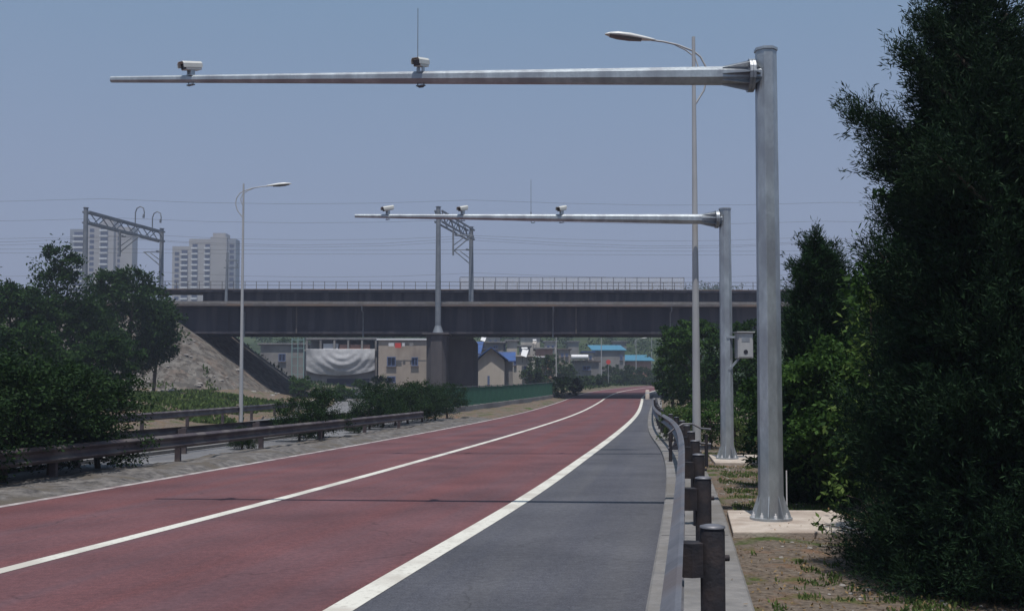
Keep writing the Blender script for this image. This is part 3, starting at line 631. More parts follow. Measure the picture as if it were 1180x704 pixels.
# ------------------------------------------------------------------ houses beyond the bridge
def house(name, px0, px1, py0, Y, depth, mk, label, roof='flat', rmat='grey_roof', wins=(), rh=1.2, over=.4, zb=None, cat='house', fmat='frame_blue', mat_side=None):
    x0 = AX(px0, 420, Y); x1 = AX(px1, 420, Y); z1 = AZ((px0+px1)/2, py0, Y); cxx = (x0+x1)/2
    z0 = min(gz(cxx, Y), gz(cxx, Y+depth))-.6 if zb is None else zb
    t = empty(name, (cxx, Y, z0), label, cat); hw = (x1-x0)/2; H = z1-z0
    MB().box(-hw, 0, 0, hw, depth, H).build('wall', M[mk], t)
    if roof == 'flat':
        MB().box(-hw-over, -over, H+.003, hw+over, depth+over, H+.25).build('roof', M[rmat], t)
    elif roof == 'gable':   # ridge along Y
        m = MB(); a = over
        m.add([(-hw-a, -a, H-.1), (0, -a, H+rh), (0, depth+a, H+rh), (-hw-a, depth+a, H-.1), (-hw-a, -a, H+.05), (0, -a, H+rh+.15), (0, depth+a, H+rh+.15), (-hw-a, depth+a, H+.05)], [(0,3,2,1),(4,5,6,7),(0,1,5,4),(1,2,6,5),(2,3,7,6),(3,0,4,7)])
        m.add([(0, -a, H+rh), (hw+a, -a, H-.1), (hw+a, depth+a, H-.1), (0, depth+a, H+rh), (0, -a, H+rh+.15), (hw+a, -a, H+.05), (hw+a, depth+a, H+.05), (0, depth+a, H+rh+.15)], [(0,3,2,1),(4,5,6,7),(0,1,5,4),(1,2,6,5),(2,3,7,6),(3,0,4,7)])
        m.build('roof', M[rmat], t)
        g = MB(); g.add([(-hw, 0, H), (hw, 0, H), (0, 0, H+rh), (-hw, .2, H), (hw, .2, H), (0, .2, H+rh)], [(0, 1, 2), (5, 4, 3), (0, 3, 4, 1), (1, 4, 5, 2), (2, 5, 3, 0)]); g.build('gable', M[mk], t)
    elif roof == 'shed':    # slopes towards the camera
        m = MB(); a = over
        m.add([(-hw-a, -a, H), (hw+a, -a, H), (hw+a, depth+a, H+rh), (-hw-a, depth+a, H+rh), (-hw-a, -a, H+.15), (hw+a, -a, H+.15), (hw+a, depth+a, H+rh+.15), (-hw-a, depth+a, H+rh+.15)], [(0,3,2,1),(4,5,6,7),(0,1,5,4),(1,2,6,5),(2,3,7,6),(3,0,4,7)])
        m.build('roof', M[rmat], t)
    for (wx, wy, ww, wh) in wins:
        X = AX(wx, 420, Y)-cxx; Z = AZ(wx, wy, Y)-z0; W = ww*Y/F/2; Hh = wh*Y/F/2
        f = MB(); th = .12
        f.box(X-W, -.1, Z-Hh, X-W+th, .0-.003, Z+Hh); f.box(X+W-th, -.1, Z-Hh, X+W, -.003, Z+Hh); f.box(X-W+th, -.1, Z+Hh-th, X+W-th, -.003, Z+Hh); f.box(X-W+th, -.1, Z-Hh, X+W-th, -.003, Z-Hh+th); f.box(X-.05, -.09, Z-Hh+th, X+.05, -.003, Z+Hh-th)
        fo = f.build('window', M[fmat], t)
        MB().box(X-W+th, -.06, Z-Hh+th, X+W-th, -.02, Z+Hh-th).build('pane', M['window_dark'], fo)
        MB().box(X-W-.1, -.28, Z-Hh-.14, X+W+.1, -.003, Z-Hh-.004).build('sill', M['ledge'], fo)
    return t
# unfinished frame building under a tarpaulin
Y = 150.0
x0 = AX(352, 420, Y); x1 = AX(434, 420, Y); zt = AZ(390, 389, Y); z0 = gz(x0+4, Y)-.5
t = empty('unfinished_building', (x0, Y, z0), 'unfinished concrete frame building half covered by a hanging grey tarpaulin', 'building'); W = x1-x0; H = zt-z0
zf = AZ(390, 402.5, Y)-z0
m = MB(); m.box(0, 0, H-.3, W, 9, H); m.build('roof_slab', M['grey_roof'], t)
m = MB(); m.box(-.3, 0, zf-.25, W, 9, zf); m.build('floor_slab', M['plaster_grey'], t)
m = MB(); m.box(0, .3, 0, W, 9, zf-.253); m.build('wall', M['plaster_grey'], t)
m = MB(); m.box(0, 4, zf+.003, W, 4.2, H-.303); m.build('back_wall', M['plaster_grey'], t)
for i in range(6): m = MB(); xx = i*(W-.3)/5; m.box(xx, .05, zf+.002, xx+.3, .35, H-.302); m.build('column', M['plaster_grey'], t)
m = MB(); m.box(W*.24, .4, zf+.003, W*.45, .9, zf+.9); m.build('parapet_panel', M['cloth_white'], t)
m = MB(); m.box(W*.47, .4, zf+.003, W*.9, .6, zf+.75); m.build('parapet_wall', M['brick_pink'], t)
m = MB(); m.box(W*.3, .22, .1, W*.9, .28, zf*.24); m.build('doorway', M['window_dark'], t)
# tarpaulin draped off the floor slab
nx, nz = 60, 40; V = []
zlow = lambda u: (AZ(390, 433, Y)-z0) + (.55+.45*vnoise(np.array([u*5]), np.array([0.]), 1., 2)[0])*1.2*abs(2*u-.9)**1.5
for j in range(nz+1):
    for i in range(nx+1):
        u = i/nx; v = j/nz; zl = float(zlow(u)); zz_ = zf+.04-(zf-zl)*v
        swag = math.sin((u-.05)*math.pi)*math.sin(v*math.pi); r = math.hypot((u-.5)*2.2, v*1.1)
        y = -.12 - .45*swag - .06*math.sin(r*22+1.5*math.sin(u*7))*min(1, v*4)*(.3+.7*swag) - .22*float(vnoise(np.array([u*3+v*1]), np.array([v*2.5-u]), 1., 4)[0]) - .03*float(vnoise(np.array([u*19]), np.array([v*11]), 1., 6)[0])
        V.append((.1+u*(W*.97), y, zz_))
m = MB(); m.add(V, [(j*(nx+1)+i, j*(nx+1)+i+1, (j+1)*(nx+1)+i+1, (j+1)*(nx+1)+i) for j in range(nz) for i in range(nx)], True)
o = m.build('tarpaulin', M['tarp']); o.location = (x0, Y, z0); sol = o.modifiers.new('thick', 'SOLIDIFY'); sol.thickness = .03
tag(o, 'large creased grey tarpaulin hanging over the front of the unfinished building', 'tarpaulin')
# lean structure beside it
x0 = AX(338, 420, 150); t = empty('scaffold', (x0, 149, gz(x0, 149)-.3), 'pale teal scaffold frame left of the building with the tarpaulin', 'scaffold'); 
zz_ = AZ(345, 387, 149)-gz(x0, 149)
M['teal_paint'] = mat('faded_teal_paint', (.16, .26, .26), (.22, .32, .31), 3, rough=.7)
for X in (0, .9, 1.8):
    MB().box(X-.06, -.06, 0, X+.06, .06, zz_).build('upright', M['teal_paint'], t)
for k in range(5): MB().box(.06, -.04, zz_*(k+1)/5.2-.05, 1.74, .04, zz_*(k+1)/5.2+.05).build('crossbar', M['teal_paint'], t)
house('house', 300, 350, 397, 158, 8, 'plaster_grey', 'low grey house in shade under the left end of the bridge', wins=((325, 412, 8, 9),))
house('house', 436, 503, 392, 146, 9, 'plaster', 'tan plaster house with two windows and a white roof slab, left of the pier', rmat='white_metal', wins=((451, 416.5, 10, 11), (478, 416.5, 7.5, 10), (451, 437, 10, 7)), over=.25)
def onpx(px, py, Y): return at(px, py, Y)
# laundry on the tan house
x0, _, z_ = at(447, 395, 145.2)
m = MB(); m.tube([(0, 0, 0), (5.6, 0, 0)], .03, 4); t = empty('washing_line', (x0, 145.2, z_), 'washing line with white and red cloths under the roof of the tan house', 'washing line'); m.build('line', M['wire'], t)
for dx, wd, h, mk in ((.1, .8, .5, 'cloth_white'), (1.05, .9, .75, 'cloth_red'), (2.1, .4, .5, 'cloth_white'), (3.2, .6, .5, 'plaster_grey')):
    MB().box(dx, -.03, -h, dx+wd, .03, -.02).build('cloth', M[mk], t)
# blue roofed houses
house('house', 551, 581, 415, 128, 10, 'plaster_pale', 'pale plain gabled house with a bright blue sheet roof beside the green fence', roof='gable', rmat='blue_roof', rh=1.6, over=.55, wins=((563, 438, 2.5, 10),))
house('house', 532, 549, 409, 131, 12, 'plaster', 'narrow tan house under a blue sheet roof, right of the pier', roof='shed', rmat='blue_roof', rh=2.2, over=.6, wins=((547, 421, 3, 10), (540, 430, 5, 8)))
house('house', 577, 591, 417, 136, 9, 'plaster_grey', 'small grey lean-to with a steep blue roof joined behind the gabled house', roof='shed', rmat='blue_roof', rh=1.6, over=.4)
house('house', 592, 612, 411, 150, 9, 'plaster_pale', 'cream house with a balcony slab, carrying a white solar heater', rmat='plaster_pale', wins=((593, 417, 3, 8), (606, 424, 4, 5)))
house('house', 584, 596, 393, 175, 9, 'plaster_pale', 'small cream upper house on the slope behind the solar heater', wins=((580, 400, 5, 7),))
house('house', 542, 580, 395, 172, 10, 'plaster_grey', 'grey house with a flat roof behind the blue roofs', wins=((558, 400, 5, 4), (571, 400, 5, 4)))
house('house', 618, 637, 402, 190, 10, 'brick_pink', 'pinkish brick house half hidden by trees on the slope', rmat='grey_roof')
house('house', 663, 690, 417, 182, 9, 'plaster_grey', 'low grey roadside house under the long white water tank', wins=((676, 424, 9, 5),), rmat='ledge')
house('house', 684, 720, 404, 215, 12, 'plaster_grey', 'grey house with a bright blue sheet roof far along the road', roof='shed', rmat='teal_roof', rh=1.6, wins=((716, 412, 3, 6),))
house('house', 722, 750, 416, 225, 12, 'brick_pink', 'salmon coloured house under a wide teal roof at the bend', roof='shed', rmat='teal_roof', rh=1.7, over=.8)
house('house', 655, 667, 394, 250, 10, 'plaster_grey', 'small dim grey house high on the green slope', wins=())
house('house', 600, 622, 388, 235, 10, 'plaster_pale', 'small pale house at the top of the village slope under the girder')
for i, (a, b, t_, Y_, mk, rm, lb) in enumerate(((598, 611, 399, 200, 'plaster_grey', 'grey_roof', 'dull grey house just right of the small cream upper house'), (628, 641, 394, 228, 'plaster_pale', 'grey_roof', 'pale house among trees high up the village slope'), (644, 657, 403, 205, 'plaster', 'ledge', 'brownish house left of the long white tank'), (672, 684, 406, 212, 'plaster_pale', 'blue_roof', 'narrow pale house with a thin blue roof behind the long tank'),
        (560, 576, 388, 205, 'plaster_pale', 'blue_roof', 'pale upper house above the gabled house, with a thin blue roof'), (706, 722, 394, 262, 'plaster_grey', 'grey_roof', 'small grey house above the bright blue roof on the slope'), (531, 541, 392, 168, 'plaster', 'grey_roof', 'narrow tan upper house just right of the pier'), (618, 630, 412, 165, 'plaster_grey', 'white_metal', 'low shed with a white roof behind the bushes beside the cream house'))):
    house('house', a, b, t_, Y_, 7, mk, lb, rmat=rm, wins=(((a*.7+b*.3), t_+6, 3, 4), ((a*.3+b*.7), t_+6, 3, 4)), over=.35)
def roof_item(name, px, py, Y, dims, mk, label, cat, tilt=0, legs=True):
    x, _, z = at(px, py, Y); t = empty(name, (x, Y, z), label, cat)
    w_, d_, h_ = dims
    if name == 'solar_heater':
        Mx = Matrix.Rotation(R_(50), 4, 'X') @ Matrix.Shear('XZ', 4, (0, 0)) if False else Matrix.Rotation(R_(52), 4, 'X')
        m = MB(); m.box(-w_/2, -d_/2, -.05, w_/2, d_/2, .05, Matrix.Rotation(R_(18), 4, 'Y') @ Mx); m.build('panel', M[mk], t)
        m = MB(); m.tube([(-w_/2, d_*.33, d_*.42), (w_/2, d_*.33, d_*.42)], .22, 10); m.build('tank', M['white_metal'], t)
    else:
        m = MB(); m.tube([(-w_/2, 0, 0), (w_/2, 0, 0)], h_/2, 12); m.build('tank', M[mk], t)
    m = MB()
    for sx in (-1, 1): m.box(sx*w_*.38-.05, -.05, -h_*.5-1.2, sx*w_*.38+.05, .05, -h_*.4)
    m.build('stand', M['plaster_grey'], t); return t
roof_item('solar_heater', 604.5, 406.5, 148.5, (.9, 1.5, .6), 'white_metal', 'bright white tilted solar water heater on the cream house', 'solar heater')
roof_item('solar_heater', 557, 390.5, 170.5, (.8, 1.0, .6), 'white_metal', 'white solar water heater on the grey house behind the blue roofs', 'solar heater')
roof_item('solar_heater', 616, 394.5, 188, (.7, .9, .6), 'plaster_pale', 'small dull solar heater beside the pinkish brick house', 'solar heater')
roof_item('water_tank', 668, 411.5, 181, (3.1, .8, .95), 'white_metal', 'long white water tank on the low roadside house', 'water tank')
roof_item('water_tank', 541, 399, 129.5, (.8, .5, .45), 'white_metal', 'short white tank above the narrow tan house', 'water tank')
x, _, z = at(701, 417, 176); t = empty('road_sign', (x, 176, gz(x, 176)), 'small round red sign on a thin pole far beside the road', 'sign')
h = z-gz(x, 176); MB().tube([(0, 0, 0), (0, 0, h)], .05, 6).build('pole', M['lamp_grey'], t); MB().tube([(0, -.09, h), (0, -.05, h)], .42, 16).build('disc', M['cloth_red'], t)

# low wall and green mesh fence along the left of the road
FW = Curve([(52, -4.9), (60, -3.5), (75, -.7), (95, 3.55), (100, 4.6)])
fp = [(float(FW(y)), y, float(ZP(y))) for y in np.arange(53, 99, 2.0)]
m = MB(); m.sweep(fp, [(-.12, -.2), (-.12, .42), (.12, .42), (.12, -.2)]); tag(m.build('low_wall', M['plaster_grey']), 'low grey concrete wall below the green fence left of the road', 'wall')
gf = empty('mesh_fence', fp[0], 'green mesh fence on a low wall running towards the bridge', 'fence')
for i in range(len(fp)-1):
    a = Vector(fp[i]); b = Vector(fp[i+1]); L = (b-a).length; rz = math.atan2(b.y-a.y, b.x-a.x)
    gridpanel(L, .46, 1.62, .10, .016, M['fence_green'], 'mesh_panel', gf, a-Vector(fp[0])+Vector((0, 0, 0)), rz)
    o = MB().box(-.035, -.035, .42, .035, .035, 1.72).build('post', M['fence_green'], gf); o.location = a-Vector(fp[0])
m = MB()
for i in range(len(fp)-1): m.bar(Vector(fp[i])-Vector(fp[0])+Vector((0, 0, 1.66)), Vector(fp[i+1])-Vector(fp[0])+Vector((0, 0, 1.66)), .05, .05)
m.build('top_rail', M['rail_iron'], gf)
m = MB(); pts = [(x, y, float(ground_z(np.array([x]), np.array([y]))[0])) for x, y in ((-17, 100), (-15.4, 84), (-14.6, 76))]
m.sweep([(-13.8, 62, .1), (-14.6, 72, .2), (-16, 86, .4)], [(-.15, -.3), (-.15, .62), (.15, .62), (.15, -.3)]); tag(m.build('low_wall', M['plaster']), 'short low wall at the far side of the opposite road, before the bridge', 'wall')

# ------------------------------------------------------------------ guardrails
WPROF = [(.0, .155), (.018, .150), (.078, .105), (.078, .085), (.012, .03), (.012, -.03), (.078, -.085), (.078, -.105), (.018, -.150), (.0, -.155)]
def wbeam(sign, t=.006):
    a = [(-sign*s, u) for s, u in WPROF]; b = [(-sign*(s-t), u) for s, u in reversed(WPROF)]
    return a+b
def guardrail(label, fx, y0, y1, zc, pstart, pstep, side, post, beam_m, post_m, dz, step=1.0, zgr=None, group='guardrails', end=None, rad=.07):
    """side: +1 the beam bulges towards -x of the posts (road on the left)"""
    o0 = (float(fx(y0)), y0, float(ZP(y0))+dz)
    t = empty('guardrail', o0, label, 'guardrail', group)
    ysx = np.arange(y0, y1+.01, step); path = [(float(fx(y)), y, float(ZP(y))+dz+zc) for y in ysx]
    m = MB(); pr = wbeam(side)
    if side < 0: pr = pr[::-1]
    m.sweep(path, pr, smooth=False); m.build('beam', beam_m, t, off=o0)
    y = pstart; base = None
    while y < y1:
        gap = .17 if rad > .06 else .15
        p = Vector((float(fx(y))+side*gap, y, float(ZP(y))+dz))
        if base is None:
            m = MB()
            if rad > .06:
                m.tube([(0, 0, -.1), (0, 0, post-.02), (0, 0, post)], [rad, rad, rad*.94], 20)
                base = m.build('post', post_m, t)
                c = MB(); c.tube([(0, 0, post+.002), (0, 0, post+.012), (0, 0, post+.02)], [rad*1.04, rad*1.04, rad*.6], 20); c.build('cap', M['rail_back'], base)
                s = MB(); s.prism([(-side*.065, -.055), (-side*.13, -.075), (-side*.18, -.06), (-side*.18, .06), (-side*.13, .075), (-side*.065, .055)] if side > 0 else [(.065, .075), (.20, .09), (.25, .06), (.25, -.06), (.20, -.09), (.065, -.075)], zc-.10, zc+.09); s.build('spacer_block', post_m, base)
                b = MB(); b.tube([(rad-.01, 0, zc), (rad+.025, 0, zc)], .018, 6); b.build('bolt', post_m, base)
            else:
                m.box(-.06, -.05, -.3, .06, .05, post); base = m.build('post', post_m, t)
                s = MB(); s.box(-side*.145 if side > 0 else .0601, -.05, zc-.1, -side*.0601 if side > 0 else .145, .05, zc+.1); s.build('spacer_block', post_m, base)
            o = base
        else:
            o = base.copy(); col.objects.link(o); o.parent = t
            for ch in base.children: c = ch.copy(); col.objects.link(c); c.parent = o
        o.location = p-Vector(o0); y += pstep
    if end:
        k = path[-1]; e = MB(); e.tube([(k[0]-.03, k[1]+.0, k[2]-.155), (k[0]-.03, k[1]+.0, k[2]+.155)], .09, 12); e.build('end_cap', beam_m, t, off=o0)
    return t
guardrail('guardrail on round dark posts along the right shoulder, nearest the viewer', lambda y: KB(y)+.29, -2, 66, .66, 5.67-6.1, 3.05, 1, .83, M['rail_back'], M['dark_paint'], .07, step=.6)
guardrail('brown guardrail along the left edge of the red road', lambda y: LE(y)-1.45, 2, 43.5, .46, 4.7, 4.4, -1, .60, M['rail_brown'], M['rail_brown'], .06, step=1.0, rad=.05, end=True)
guardrail('dark guardrail on the far side of the shrubs of the median', lambda y: OI(y)+.45, 2, 50, .46, 3.1, 4.4, 1, .60, M['rail_brown'], M['rail_brown'], .10, step=1.0, rad=.05)
guardrail('long guardrail beyond the opposite carriageway below the stone slope', lambda y: OO(y)-.35, 16, 62, .60, 18.8, 4.7, -1, .76, M['rail_brown'], M['rail_brown'], .0, step=1.0, rad=.05)
x = AX(746, 455, 96); t = empty('marker_post', (x, 96, gz(x, 96)), 'short pale concrete marker post at the road edge in front of the bridge shade', 'marker post'); MB().tube([(0, 0, -.1), (0, 0, 1.0), (0, 0, 1.06)], [.22, .2, .12], 10).build('post', M['slab_conc'], t); MB().tube([(0, 0, .7), (0, 0, .82)], .21, 10).build('band', M['cloth_white'], t)
# looped end of an older rail lying behind the lamp post
x, _, _ = at(788, 500, 22); t = empty('old_barrier', (x, 22, -.05), 'old looped tubular barrier end between the guardrail and the lamp post', 'barrier')
for zz_, r in ((.95, .022), (.62, .03)):
    m = MB(); m.tube([(-.35, 0, zz_-.22), (-.2, 0, zz_-.1), (-.02, 0, zz_), (.2, 0, zz_), (.38, 0, zz_-.1), (.6, 0, zz_-.12)], r, 8); m.build('rail', M['rail_back'], t)
for X in (-.3, .5): MB().tube([(X, 0, 0), (X, 0, .72)], .04, 8).build('post', M['dark_paint'], t)
m = MB(); m.bar((-.35, .02, .42), (.6, .02, .42), .04, .1); m.build('lower_rail', M['rail_back'], t)

# ------------------------------------------------------------------ camera masts
def slab(x0, x1, y0, y1, label):
    x1a = [(x0, y0), (x1, y0-.05), (x1+.12, y1), (x0+.38, y1)]
    m = MB(); m.prism(x1a, -.3, .0); o = m.build('foundation_slab', M['slab_conc'], bevel=.015); return tag(o, label, 'concrete slab', 'foundation slabs')
slab(2.62, 4.35, 11.75, 13.8, 'pale concrete slab under the nearest camera mast')
slab(4.65, 6.4, 22.6, 25.2, 'pale concrete slab under the second camera mast and the lamp')
def gantry(X, Y, Htop, z_arm, tip, label, conduit=True):
    t = empty('camera_mast', (X, Y, 0), label, 'camera mast', 'camera masts beside the road')
    m = MB(); m.tube([(0, 0, .02), (0, 0, Htop)], [.165, .142], 8, smooth=False, rot=math.pi/8); m.build('pole', M['galv'], t, bevel=.006)
    m = MB(); m.tube([(0, 0, Htop+.001), (0, 0, Htop+.035)], .155, 8, smooth=False, rot=math.pi/8); m.build('cap', M['galv'], t)
    m = MB(); m.tube([(0, 0, .0), (0, 0, .03)], .27, 24, smooth=False)
    for k in range(8):
        a = k*math.pi/4+math.pi/8; c, s_ = math.cos(a), math.sin(a); Mr = Matrix.Rotation(a, 4, 'Z')
        m.add([Mr @ Vector(p) for p in [(.12, -.007, .03), (.25, -.007, .03), (.25, -.007, .06), (.155, -.007, .33), (.12, -.007, .33), (.12, .007, .03), (.25, .007, .03), (.25, .007, .06), (.155, .007, .33), (.12, .007, .33)]],
              [(0, 1, 2, 3, 4), (9, 8, 7, 6, 5), (0, 5, 6, 1), (1, 6, 7, 2), (2, 7, 8, 3), (3, 8, 9, 4)])
    m.build('base_flange', M['galv'], t)
    for k in range(8):
        a = k*math.pi/4; p = (math.cos(a)*.225, math.sin(a)*.225); b = MB(); b.tube([(p[0], p[1], .03), (p[0], p[1], .07)], .022, 6, smooth=False); b.tube([(p[0], p[1], .07), (p[0], p[1], .10)], .011, 6); b.build('anchor_bolt', M['white_metal'], t)
    # arm: joint box, flange plates and gussets, long tapered octagonal arm
    a = Vector((-.06, 0, z_arm)); T = Vector(tip)-Vector((X, Y, 0)); d = (T-a).normalized()
    p0 = a+d*.10; p1 = a+d*.14; p2 = a+d*.18; r0 = .125
    m = MB(); m.tube([a-d*.06, p0], [.12, .12], 8, smooth=False, rot=math.pi/8); m.tube([p0, p1], [.215, .215], 16, smooth=False); m.tube([p1+d*.004, p2], [.215, .215], 16, smooth=False)
    side = d.cross(Vector((0, 0, 1))).normalized()
    for k in range(8):
        an = k*math.pi/4; rd = (Vector((0, 0, 1))*math.cos(an)+side*math.sin(an)); nn = d.cross(rd)*.006
        for (q0, q1, sg) in ((p2, p2+d*.34, 1), (p0, p0-d*.07, 1)):
            v = [q0+rd*.11, q0+rd*.20, q1+rd*.125, q1+rd*.10]
            m.add([w-nn for w in v]+[w+nn for w in v], [(0, 1, 2, 3), (7, 6, 5, 4), (0, 4, 5, 1), (1, 5, 6, 2), (2, 6, 7, 3), (3, 7, 4, 0)])
        bp_ = p0+rd*.175+nn; 
    m.build('joint_flange', M['galv'], t)
    m = MB(); m.tube([p2, T], [r0, .042], 8, smooth=False, rot=math.pi/8); m.build('arm', M['galv'], t)
    if conduit:
        m = MB(); m.tube([(.24, .12, 0), (.24, .12, .62)], .009, 8); m.build('conduit', M['white_metal'], t)
    return t, p2, T
X1, _, _ = at(888.5, 597, 12.84); Z1 = AZ(888, 60, 12.84); TIP1 = (AX(128, 92, 13.4), 13.4, AZ(128, 92, 13.4))
g1, A1, T1 = gantry(X1, 12.84, Z1, AZ(870, 87.5, 12.84), TIP1, 'galvanised camera mast nearest the viewer, its long arm crossing the top of the view')
X2, _, _ = at(838, 528, 23.8); Z2 = AZ(838, 242, 23.8); TIP2 = (AX(409, 249, 24.0), 24.0, AZ(409, 249, 24.0))
g2, A2, T2 = gantry(X2, 23.8, Z2, AZ(820, 253, 23.8), TIP2, 'second galvanised camera mast farther down the road, holding three cameras', conduit=False)

def armpoint(X, Y, A, T, px):
    A = Vector((X, Y, 0))+A; T = Vector((X, Y, 0))+T
    best = min((k/1000 for k in range(1001)), key=lambda q: abs(px-(590+F*A.lerp(T, q).x/(A.lerp(T, q).y*math.cos(PITCH)+(A.lerp(T, q).z-EYE)*math.sin(PITCH)))))
    p = A.lerp(T, best); r = .125*(1-best)+.042*best; return p, r
def cctv(px, X, Y, A, T, yaw, label, wiper=True, hgt=.14):
    p, r = armpoint(X, Y, A, T, px)
    t = empty('surveillance_camera', p, label, 'camera', 'traffic cameras on the mast arms', rz=yaw); t.scale = (.88, .74, .9)
    # local: looks along -Y
    Mt = Matrix.Translation((0, 0, r+hgt)) @ Matrix.Rotation(R_(12), 4, 'X')
    m = MB(); w2 = .062
    pr = [(-w2, -.055), (w2, -.055), (w2, .035), (w2*.8, .06), (-w2*.8, .06), (-w2, .035)]
    vs_ = [Mt @ Vector((x, -.17, z)) for x, z in pr]+[Mt @ Vector((x, .19, z)) for x, z in pr]; n = 6
    m.add(vs_, [tuple(range(n)), tuple(reversed(range(n, 2*n)))]+[(i, n+i, n+(i+1) % n, (i+1) % n) for i in range(n)]); m.build('housing', M['white_paint'], t, bevel=.006)
    m = MB(); pr2 = [(-w2-.012, -.02), (-w2-.012, .042), (-w2*.8, .074), (w2*.8, .074), (w2+.012, .042), (w2+.012, -.02), (w2+.006, -.02), (w2+.006, .038), (w2*.78, .067), (-w2*.78, .067), (-w2-.006, .038), (-w2-.006, -.02)]
    vs_ = [Mt @ Vector((x, -.24, z)) for x, z in pr2]+[Mt @ Vector((x, .20, z)) for x, z in pr2]; n = len(pr2)
    q = [(i, n+i, n+(i+1) % n, (i+1) % n) for i in range(n)]; ends = [(0, 1, 10, 11), (1, 2, 9, 10), (2, 3, 8, 9), (3, 4, 7, 8), (4, 5, 6, 7)]
    m.add(vs_, q+ends+[tuple(n+i for i in reversed(e)) for e in ends]); m.build('sun_shield', M['white_paint'], t)
    MB().box(-.052, -.182, -.047, .052, -.172, .04, Mt).build('front_window', M['dark_glass'], t)
    m = MB(); m.box(-.045, -.05, r-.01, -.03, .05, r+hgt-.05); m.box(.03, -.05, r-.01, .045, .05, r+hgt-.05); m.box(-.06, -.06, r-.012, .06, .06, r+.006); m.build('bracket', M['galv'], t)
    m = MB(); m.tube([(-.05, 0, r*.9), (-.05, 0, -r-.05)], .008, 6); m.tube([(.05, 0, r*.9), (.05, 0, -r-.05)], .008, 6); m.box(-.07, -.03, -r-.045, .07, .03, -r-.03); m.build('clamp', M['mast'], t)
    return t
cctv(220, X1, 12.84, A1, T1, R_(-32), 'white surveillance camera near the tip of the nearest mast arm')
cctv(485, X1, 12.84, A1, T1, R_(-20), 'white surveillance camera at the middle of the nearest mast arm, by the whip aerial')
cctv(447, X2, 23.8, A2, T2, R_(-44), 'white surveillance camera near the tip of the second mast arm', hgt=.16)
cctv(533, X2, 23.8, A2, T2, R_(-32), 'white surveillance camera in front of the portal mast, middle of three on the second arm', hgt=.16)
cctv(647, X2, 23.8, A2, T2, R_(-35), 'white surveillance camera nearest the pole on the second mast arm', hgt=.16)
for px, X, Yp, A, T, top, lab in ((481.5, X1, 12.84, A1, T1, 10, 'thin whip aerial rising from the middle of the nearest mast arm'), (612, X2, 23.8, A2, T2, 207, 'thin whip aerial rising from the second mast arm')):
    p, r = armpoint(X, Yp, A, T, px); h = AZ(px, top, p.y)-p.z
    t = empty('whip_aerial', p, lab, 'aerial', 'whip aerials on the mast arms')
    MB().tube([(0, 0, -r-.03), (0, 0, h)], [.007, .0045], 6).build('whip', M['mast'], t); MB().tube([(0, 0, r*.8), (0, 0, r+.05)], .016, 8).build('socket', M['mast'], t)
    m = MB(); m.tube([(0, 0, -r-.02), (.02, 0, -r-.05), (.07, 0, -r-.045), (.1, 0, -r-.02)], .008, 6); m.build('cable', M['black'], t)
# pole cabinet
xc, _, zc = at(857, 398, 23.7); t = empty('control_cabinet', (xc, 23.7, zc), 'small grey control cabinet fixed to the pole of the second mast', 'cabinet', rz=R_(6))
MB().box(-.19, -.13, -.31, .19, .13, .30).build('body', M['lamp_grey'], t, bevel=.01)
MB().box(-.165, -.142, -.285, .165, -.131, .275).build('door', M['lamp_grey'], t, bevel=.004)
MB().box(-.22, -.18, .301, .22, .16, .33).build('rain_hood', M['lamp_grey'], t)
MB().box(-.10, -.147, .08, .10, -.143, .20).build('label_plate', M['galv'], t)
MB().tube([(0, -.15, -.16), (0, -.143, -.16)], .055, 14).build('dial', M['dark_glass'], t)
MB().bar((-.19, 0, .2), (-.42, 0, .2), .04, .05).build('bracket', M['galv'], t); MB().bar((-.12, 0, -.31), (-.38, 0, -.6), .035, .05).build('brace', M['galv'], t)

